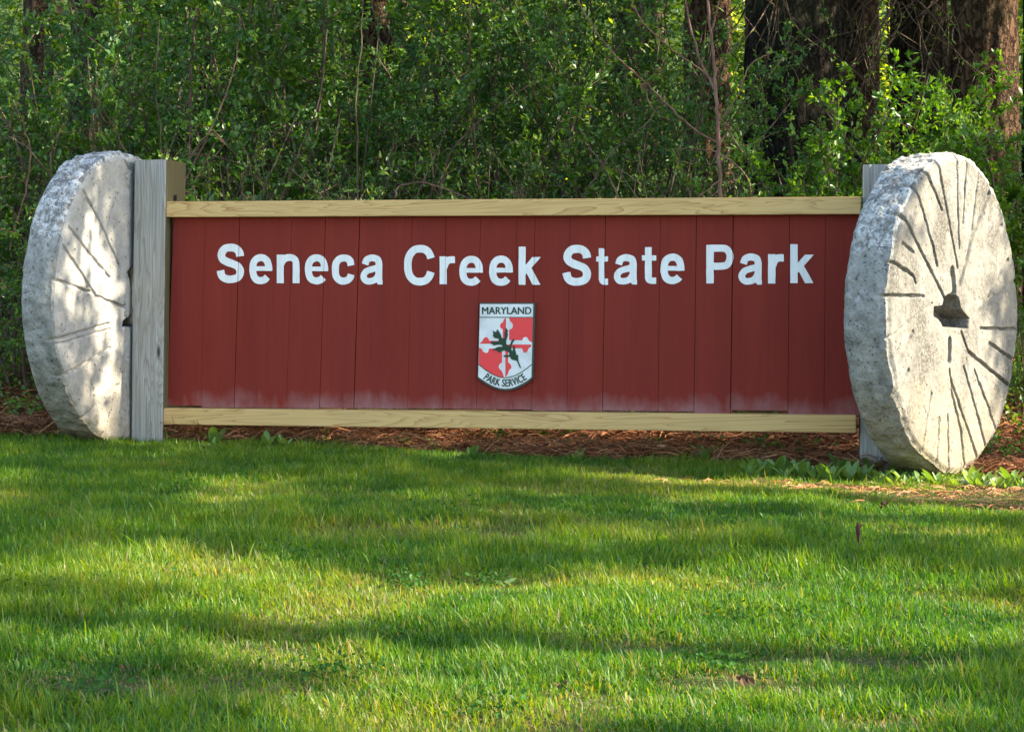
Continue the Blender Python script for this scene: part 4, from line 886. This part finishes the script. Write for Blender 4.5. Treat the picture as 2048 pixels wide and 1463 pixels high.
# ------------------------------------------------------------------ trees
def crown_clumps(centers, n_each, rad, size, seed):
    rg = np.random.default_rng(seed); n = len(centers) * n_each; c = np.repeat(np.asarray(centers), n_each, 0)
    d = rg.normal(size=(n, 3)); d /= np.linalg.norm(d, axis=1)[:, None]; p = c + d * (rad * rg.random(n) ** .45)[:, None]
    return scatter(p, rand_rot(n, .3, rg), size * (.7 + .6 * rg.random(n)), QUAD_V, QUAD_T, rg.random(n), 1.2)
def tree(name, label, X, Y, d, lean, bm_, top=8.0, flare=.25, seed=0, crown=None, crown_n=26, group='trees standing behind the thicket', limbs=True):
    rg = np.random.default_rng(seed); Z = float(zfloor(np.array(X), np.array(Y))) - .1; root = empty(name, (X, Y, Z)); tag(root, label, 'tree', group)
    na, nz = 72, 150; zz = np.linspace(0, 1, nz) ** 1.15 * top; a = np.linspace(0, 2 * math.pi, na, endpoint=False)
    rad = d / 2 * (1 - .35 * zz / top) * (1 + flare * np.exp(-zz / .35))
    A, ZZ = np.meshgrid(a, zz, indexing='ij'); RR = np.broadcast_to(rad, A.shape).copy()
    lob = 1 + .07 * noise3(P3(np.cos(A) * 1.5, np.sin(A) * 1.5, ZZ * .5 + seed)) + .18 * flare * np.exp(-ZZ / .4) * np.sin(A * 5 + seed)
    fur = np.abs(noise3(P3(np.cos(A) * 7 * (d + .4), np.sin(A) * 7 * (d + .4), ZZ * 1.6 + seed), 5)); fur2 = fbm(P3(np.cos(A) * 16 * (d + .3), np.sin(A) * 16 * (d + .3), ZZ * 6 + seed), 2, 9)
    RR = RR * lob - .022 * d / .5 * (1 - fur * 2.2).clip(0, 1) + .010 * fur2
    V = np.stack([RR * np.cos(A) + lean[0] * ZZ, RR * np.sin(A) + lean[1] * ZZ, ZZ], -1).reshape(-1, 3)
    tr = mesh_np('trunk', V, [grid_quads(na, nz, True)], bm_, root, True)
    if crown is None: crown = [(rg.normal() * 1.3 + lean[0] * top, rg.normal() * 1.3, top * .62 + rg.random() * top * .55) for _ in range(crown_n)]
    cr = np.array(crown, float)
    if limbs and len(cr):
        lp = []
        for i in rg.choice(len(cr), min(len(cr), 14), replace=False):
            z = min(max(cr[i, 2] * .72, top * .35), top * .97); st_ = np.array([lean[0] * z, lean[1] * z, z]); lp.append((spline([st_, (st_ + cr[i]) / 2 + rg.normal(size=3) * .12, cr[i]], 8), np.linspace(.045, .012, 8) * (d / .4 + .4)))
        V1, Q1 = tube_arrays(lp, 6); mesh_np('limbs', V1, [Q1], bm_, root, True)
    if len(cr):
        V1, T1, tn = crown_clumps(cr, 75, .42, .10, seed + 5); mesh_np('crown', V1, [T1], M['leaf_crown'], root, False, tn)
    return root
def txy(px, Y): return (px - 1024) / 4000 * Y, Y
TR = [(1592, 12.3, .68, (-.004, 0), 'bark_dark', .35, 'big dark gnarled trunk right of the bare sapling', 'broadleaf_tree'),
      (1718, 13.6, .30, (.0, 0), 'bark', .15, 'slimmer brown trunk close behind the big dark one', 'pine_tree'),
      (1838, 13.9, .44, (.0, 0), 'bark_dark', .2, 'dark trunk between the bright gap and the sunlit trunk', 'pine_tree'),
      (1966, 12.2, .46, (.004, 0), 'bark_red', .2, 'large furrowed brown trunk lit along its right side', 'pine_tree'),
      (2085, 14.0, .30, (0, 0), 'bark_dark', .2, 'dark trunk at the far right edge', 'pine_tree'),
      (1415, 14.6, .38, (0, 0), 'bark_red', .2, 'reddish brown trunk behind the top of the bare sapling', 'pine_tree'),
      (745, 13.2, .31, (.0, 0), 'bark_red', .2, 'reddish brown trunk above the first word of the sign', 'pine_tree'),
      (38, 14.0, .17, (.05, 0), 'bark_red', .2, 'leaning brown trunk in the top left corner', 'pine_tree'),
      (75, 15.2, .13, (-.02, 0), 'bark', .2, 'thin brown trunk second from the top left corner', 'pine_tree'),
      (118, 14.4, .10, (.12, 0), 'bark', .2, 'thin slanting stem near the top left corner', 'pine_tree'),
      (170, 16.0, .26, (0, 0), 'bark', .2, 'brown trunk at the upper left deep in the thicket', 'pine_tree'),
      (322, 12.6, .085, (.16, 0), 'bark', .1, 'thin leaning stem above the left post', 'broadleaf_tree')]
for i, (px, Y, d, ln, bk_, fl, lab, nm) in enumerate(TR):
    X, Y = txy(px, Y); tree(nm, lab, X, Y, d, ln, M[bk_], 7.5 + (i % 3), fl, 200 + i, crown_n=20)
for i in range(16):     # thinner trunks further up the slope
    px = 60 + i * 128 + rs.uniform(-50, 50)
    if 1450 < px < 1520 or 1740 < px < 1800: px += 70
    X, Y = txy(px, 19 + rs.uniform(0, 9)); tree('pine_tree', 'distant thin trunk glimpsed through the foliage on the slope', X, Y, rs.uniform(.15, .32), (rs.uniform(-.02, .02), 0), M['bark'], 8, .2, 300 + i, crown_n=6, group='distant trunks on the slope', limbs=False)

# undergrowth on the far slope (stuff): leaf clumps with shade put into the colour
rg = np.random.default_rng(77)
n = 2600; cy = 16.5 + 22 * rg.random(n) ** 1.2; cx = (rg.random(n) * 2 - 1) * (.256 * cy + 2.5); hz = rg.random(n) ** 1.3 * (2.0 + .22 * (cy - 16)); cz = zfloor(cx * 0, cy) + hz + .1
keep = fbm(np.stack([cx * .6, cy * .6, cz * .6], -1), 3, 8) > -.28; cen = np.stack([cx, cy, cz], -1)[keep]
V1, T1, tn = crown_clumps(cen, 60, .55, .085, 78); o = mesh_np('undergrowth', V1, [T1], M['leaf_far'], tint=tn); tag(o, 'sunlit yellow green undergrowth on the slope behind the trunks', 'undergrowth', kind='stuff')

# ------------------------------------------------------------------ unseen shade trees right of the frame: crowns shaped to lay sun and shade
e1 = np.array([-math.sin(SUN_AZ), math.cos(SUN_AZ), 0]); e2 = np.array([-math.sin(SUN_EL) * math.cos(SUN_AZ), -math.sin(SUN_EL) * math.sin(SUN_AZ), math.cos(SUN_EL)])
def uw(p): return np.dot(p, e1), np.dot(p, e2)
def gnd(px, py):
    Y = 4000 * EYE / (py - 568); return np.array([(px - 1024) / 4000 * Y, Y, 0.03])
LITPX = [(330, 1168, 290, 30), (520, 1195, 120, 14), (380, 1280, 250, 34), (560, 1300, 120, 20), (60, 1295, 80, 22), (1000, 1212, 240, 22), (1230, 1232, 190, 28), (1520, 1185, 220, 52), (1740, 1205, 260, 70), (1930, 1240, 220, 74), (1560, 1300, 190, 45), (1790, 1310, 150, 34), (1350, 1290, 120, 22), (1020, 1390, 240, 34), (760, 1425, 160, 28), (660, 1440, 90, 22), (1280, 1420, 150, 20), (1720, 1428, 170, 26), (1900, 1440, 120, 26),
          (1600, 962, 170, 18), (1800, 980, 220, 26), (1960, 1005, 160, 28), (1420, 945, 140, 16), (1230, 930, 110, 10), (1000, 905, 300, 12), (600, 893, 260, 12), (1700, 932, 220, 14), (1980, 950, 120, 16)]
LIT = []   # sunny openings towards single points of the scene (u, w, ru, rw)
def inv(u, w_, z):
    v = (w_ - z * math.cos(SUN_EL)) / -math.sin(SUN_EL); return -math.sin(SUN_AZ) * u + math.cos(SUN_AZ) * v, math.cos(SUN_AZ) * u + math.sin(SUN_AZ) * v
def lawn_lit(u, w_, m=.18):
    x, y = inv(u, w_, 0.03)
    if y < 2 or y > 8.6: return False
    px, py = 1024 + 4000 * x / y, 568 + 4000 * EYE / y; ex, ey = m * 4000 / y, m * 4000 * EYE / y / y
    return any(((px - a) / (c + ex)) ** 2 + ((py - b) / (d + ey)) ** 2 < 1 for a, b, c, d in LITPX)
def lit_pt(p, ru, rw_): u, w_ = uw(np.asarray(p)); LIT.append((u, w_, ru, rw_))
cR = at(1905, 626, 7.95)
for dx, dz, r_ in ((0, .3, .24), (-.15, .12, .24), (.1, .48, .18), (0, -.12, .12), (.28, .12, .10), (-.05, -.45, .12), (-.2, .45, .2), (.3, -.3, .05)): lit_pt(cR + np.array([dx * .57, dx * .82, dz]), r_, r_)
ls0 = len(LIT)
for px, py, r_ in ((160, 790, .075), (185, 835, .09), (150, 745, .06), (225, 855, .08), (195, 800, .05), (150, 600, .05), (165, 560, .05), (200, 550, .035), (172, 660, .035), (205, 860, .05)): lit_pt(at(px, py, 8.4), r_ * .8, r_ * .8)
ls1 = len(LIT)
for px, py, Y, r_ in ((1620, 260, 10, .28), (1700, 240, 10, .28), (1580, 330, 10, .2), (1660, 330, 10, .26), (1850, 230, 10.6, .2), (2020, 150, 12.2, .3), (2010, 60, 12.2, .25), (880, 350, 10.3, .12), (800, 110, 11, .15), (1080, 850, 9, .12), (940, 880, 9, .1), (620, 870, 9, .1), (1180, 880, 9, .1), (1960, 880, 9.2, .15), (440, 260, 9.8, .1), (560, 300, 9.8, .08), (1100, 300, 10.5, .1), (1500, 200, 16, .3)): lit_pt(at(px, py, Y), r_, r_)
LIT = np.array(LIT); SMALL = slice(ls0, ls1); LU, LW = uw(at(170, 600, 8.6))
rg = np.random.default_rng(9)
SHADE = [((8.6, 3.0), 'maple_tree'), ((8.2, 6.2), 'maple_tree'), ((8.0, 9.4), 'maple_tree'), ((8.2, 12.8), 'maple_tree')]
cl_ = [[] for _ in SHADE]
for u in np.arange(-1.0, 14.5, .15):
    for w_ in np.arange(-8.5, 5.0, .15):
        uu, w2 = u + rg.normal() * .05, w_ + rg.normal() * .05
        need = False
        for z in (0, .8, 1.6, 2.6):
            x, y = inv(uu, w2, z)
            if 2.6 < y < (8.8 if z == 0 else 15) and (y > 8 or z == 0) and abs(x) < .256 * y + .5: need = True
        if not need: continue
        inl = abs(uu - LU) < .62 and abs(w2 - LW) < .85       # clumps forced shut to shade the left millstone except for a few small gaps
        S_ = LIT[SMALL] if inl else LIT
        if (((uu - S_[:, 0]) / (S_[:, 2] + .08)) ** 2 + ((w2 - S_[:, 1]) / (S_[:, 3] + .08)) ** 2).min() < 1: continue
        if not inl and lawn_lit(uu, w2): continue
        yb = inv(uu, w2, 1.2)[1]; yl = inv(uu, w2, 0)[1]
        if not inl and rg.random() < (.26 if yb > 9.4 else (.40 if 5.4 < yl < 7.3 else .05)): continue
        p = e1 * uu + e2 * w2 + SD * 1.0; t = rg.uniform(6.0, 9.0)
        p = e1 * uu + e2 * w2; p = p + SD * ((rg.uniform(3.3, 5.2) - p[2]) / SD[2])
        k = int(np.argmin([abs(p[1] - s[0][1]) for s in SHADE])); cl_[k].append(p)
print('clumps', [len(c) for c in cl_])
for k, ((X, Y), nm) in enumerate(SHADE):
    Z = -.35; c3 = np.array(cl_[k]) - np.array([X, Y, Z]); root = empty(nm, (X, Y, Z)); tag(root, ['shade tree beside the near lawn', 'shade tree beside the sign', 'shade tree beside the thicket', 'shade tree beside the far trunks'][k] + ' out to the right', 'tree', 'shade trees to the right')
    V1, Q1 = tube_arrays([(spline([(0, 0, 0), (.1, 0, 2.5), (0, .1, 5), (-.3, 0, 8)], 20), np.linspace(.22, .08, 20))], 16); mesh_np('trunk', V1, [Q1], M['bark'], root, True)
    lp = []
    for i in rg.choice(len(c3), min(len(c3), 160), replace=False):
        z = min(c3[i, 2] * .75, 6.5); sp_ = spline([(0, 0, z), (c3[i] + [0, 0, z]) / 2 + [0, 0, .2], c3[i]], 12); bad = 0
        for q_ in sp_ + np.array([X, Y, Z]):
            a_, b_ = uw(q_); bad += lawn_lit(a_, b_, .05) or (((a_ - LIT[:, 0]) / (LIT[:, 2] + .06)) ** 2 + ((b_ - LIT[:, 1]) / (LIT[:, 3] + .06)) ** 2).min() < 1
        if bad <= 1 and len(lp) < 20: lp.append((sp_, np.linspace(.035, .008, 12)))
    if not lp: lp.append((spline([(0, 0, 5), (.3, 0, 7)], 4), .03))
    V1, Q1 = tube_arrays(lp, 6); mesh_np('limbs', V1, [Q1], M['bark'], root, True)
    V1, T1, tn = crown_clumps(c3, 60, .17, .088, 400 + k); mesh_np('crown', V1, [T1], M['leaf_crown'], root, False, tn)

# saplings in gaps between the trunks, sunlight put into their leaf colour
for i, (px, Yg, zc, lab) in enumerate([(1768, 17.5, 2.3, 'glowing yellow green sapling in the bright gap between the big trunks'), (1486, 16.5, 2.0, 'yellow green sapling just left of the big dark trunk'), (1120, 17.0, 2.9, 'yellow green sapling high in the middle of the woods'), (920, 17.5, 2.9, 'yellow green sapling right of the reddish trunk at the top')]):
    X = (px - 1024) / 4000 * Yg; Z = float(zfloor(np.array(0.0), np.array(Yg))); root = empty('young_tree', (X, Yg, Z)); tag(root, lab, 'tree', 'young sunlit trees on the slope')
    V1, Q1 = tube_arrays([(spline([(0, 0, -.2), (.05, 0, 1.5), (0, .05, 3.6)], 12), np.linspace(.03, .008, 12))], 8); mesh_np('trunk', V1, [Q1], M['bark'], root, True)
    g_ = np.random.default_rng(600 + i); cs = g_.normal(size=(34 if i == 0 else 12, 3)) * [.22, .3, .75] + [0, 0, zc]
    V1, T1, tn = crown_clumps(cs, 45, .3, .06, 610 + i); mesh_np('crown', V1, [T1], M['leaf_glow'], root, False, tn)
# low greenery creeping over the needle litter
g_ = np.random.default_rng(640); n = 1700; xx = (g_.random(n) * 2 - 1) * 3.2; yy = edge_y(xx) + .25 + 2.2 * g_.random(n) ** .8; k = (fbm(P3(xx * 1.8, yy * 1.8), 2, 5) > -.12) | (np.abs(xx) > 1.9); xx, yy = xx[k], yy[k]
cs = np.stack([xx, yy, zfloor(xx, yy) + .05 + .16 * g_.random(len(xx)) * sstep(.3, 1.5, yy - edge_y(xx))], -1)
V1, T1, tn = crown_clumps(cs, 16, .10, .03, 641); tag(mesh_np('ground_cover', V1, [T1], M['leaf_mid'], tint=tn), 'low leafy seedlings spreading over the needle litter behind the sign', 'ground cover', kind='stuff')

# vines and dead twigs hanging over the big trunks
for i, (pc, hw_, Yv, nn, lab) in enumerate([(1560, 90, 11.75, 18, 'tangle of thin vines hanging over the big dark trunk'), (1700, 70, 12.6, 16, 'thin budding vines hanging over the slimmer brown trunk'), (1840, 90, 11.6, 24, 'dense tangle of dry vines over the dark trunk left of the sunlit one'), (1400, 60, 12.6, 16, 'few thin vines on the reddish trunk behind the sapling')]):
    g_ = np.random.default_rng(700 + i); root = empty('hanging_vine', tuple(at(pc, 100, Yv))); o0 = np.array(root.location); tag(root, lab, 'vine', 'vines on the trunks'); ps, bd = [], []
    for j in range(nn):
        x_ = pc + g_.normal() * hw_ * .55; y_ = -30 + g_.random() * 60; pts = [(x_, y_)]; dx_ = g_.normal() * 22
        for q in range(4): dx_ += g_.normal() * 22; x_ += dx_; y_ += 30 + 50 * g_.random(); pts.append((x_, y_))
        P_ = np.array([at(a, b, Yv + g_.normal() * .15) for a, b in pts]) - o0; sp_ = spline(P_, 16); ps.append((sp_, np.linspace(.0042, .0014, 16) * (.5 + g_.random()))); bd.append(sp_[g_.integers(2, 16, 5)])
    V1, Q1 = tube_arrays(ps, 4); mesh_np('stems', V1, [Q1], M['twig'], root, True)
    bd = np.concatenate(bd); V1, T1, tn = scatter(bd, rand_rot(len(bd), .1, g_), .018 + .022 * g_.random(len(bd)), tint=.4 + .6 * g_.random(len(bd))); o = mesh_np('foliage', V1, [T1], M['leaf_lime'], root, False, tn)
# clover and plantain patches in the turf
g_ = np.random.default_rng(720); cs = []
for px, py, rx, n in [(1480, 1215, 90, 40), (1570, 1240, 90, 46), (600, 1135, 120, 36), (300, 1200, 90, 30), (60, 1212, 80, 26), (965, 1180, 60, 22), (1430, 1330, 110, 30), (800, 1185, 60, 20), (880, 1040, 120, 26), (400, 945, 200, 30), (650, 1370, 120, 30), (1000, 1440, 90, 20), (1450, 1040, 60, 20), (1960, 1090, 60, 18), (200, 1420, 120, 26)]:
    for j in range(n):
        a, b = px + g_.normal() * rx * .5, py + g_.normal() * rx * .14; Y_ = 4000 * EYE / (b - 568); X_ = (a - 1024) / 4000 * Y_; cs.append([X_, Y_, float(zlawn(np.array(X_), np.array(Y_))) + .014])
V1, T1, tn = crown_clumps(np.array(cs), 8, .035, .013, 721); tag(mesh_np('clover', V1, [T1], M['weed_dark'], tint=tn), 'low clover patches scattered through the lawn', 'clover', kind='stuff')

g_ = np.random.default_rng(760)
for j, (px, lab) in enumerate([(470, 'small seedling in the litter under the left quarter of the sign'), (640, 'small seedling in the litter below the left half of the sign'), (820, 'small seedling in the litter left of the badge'), (1010, 'small seedling in the litter under the badge'), (1180, 'small seedling in the litter right of the badge'), (1300, 'small seedling in the litter under the word State'), (1520, 'tall thin seedling in the dark litter under the word Park'), (1590, 'tall thin seedling near the right end of the lower rail'), (2030, 'leafy seedling at the right edge beside the right millstone'), (30, 'leafy seedling at the left edge beside the left millstone')]):
    Y_ = 8.62 - (px - 1024) / 4000 * 8.4 * math.tan(A_S) + .12 * g_.random(); X_ = (px - 1024) / 4000 * Y_; Z_ = float(zfloor(np.array(X_), np.array(Y_))) - .01; hgt = .09 + .07 * g_.random() + (.05 if px in (1520, 1590, 2030, 30) else 0)
    root = empty('seedling', (X_, Y_ - .22 * (px not in (2030, 30)), Z_)); tag(root, lab, 'seedling', 'seedlings in the needle litter'); ps = []; lf = []
    for q in range(4):
        tip = np.array([g_.normal() * .035, g_.normal() * .03, hgt * (.6 + .5 * g_.random())]); sp_ = spline([(0, 0, 0), tip * [.3, .3, .6], tip], 8); ps.append((sp_, np.linspace(.0016, .0008, 8))); lf.append(sp_[g_.integers(3, 8, 7)])
    V1, Q1 = tube_arrays(ps, 4); mesh_np('stems', V1, [Q1], M['twig'], root, True); lf = np.concatenate(lf) + g_.normal(size=(28, 3)) * .006
    V1, T1, tn = scatter(lf, rand_rot(28, .3, g_), .018 + .016 * g_.random(28)); mesh_np('foliage', V1, [T1], M['leaf_mid'], root, False, tn)

for i, (px, py, s_, lab) in enumerate([(1300, 1245, .009, 'tiny tan dead leaf in the central sun patch'), (1120, 1400, .010, 'brown dead leaf near the bottom middle of the lawn'), (250, 1390, .010, 'brown dead leaf in the shade at the bottom left')]): deadleaf(px, py, s_, lab, 30 + i)
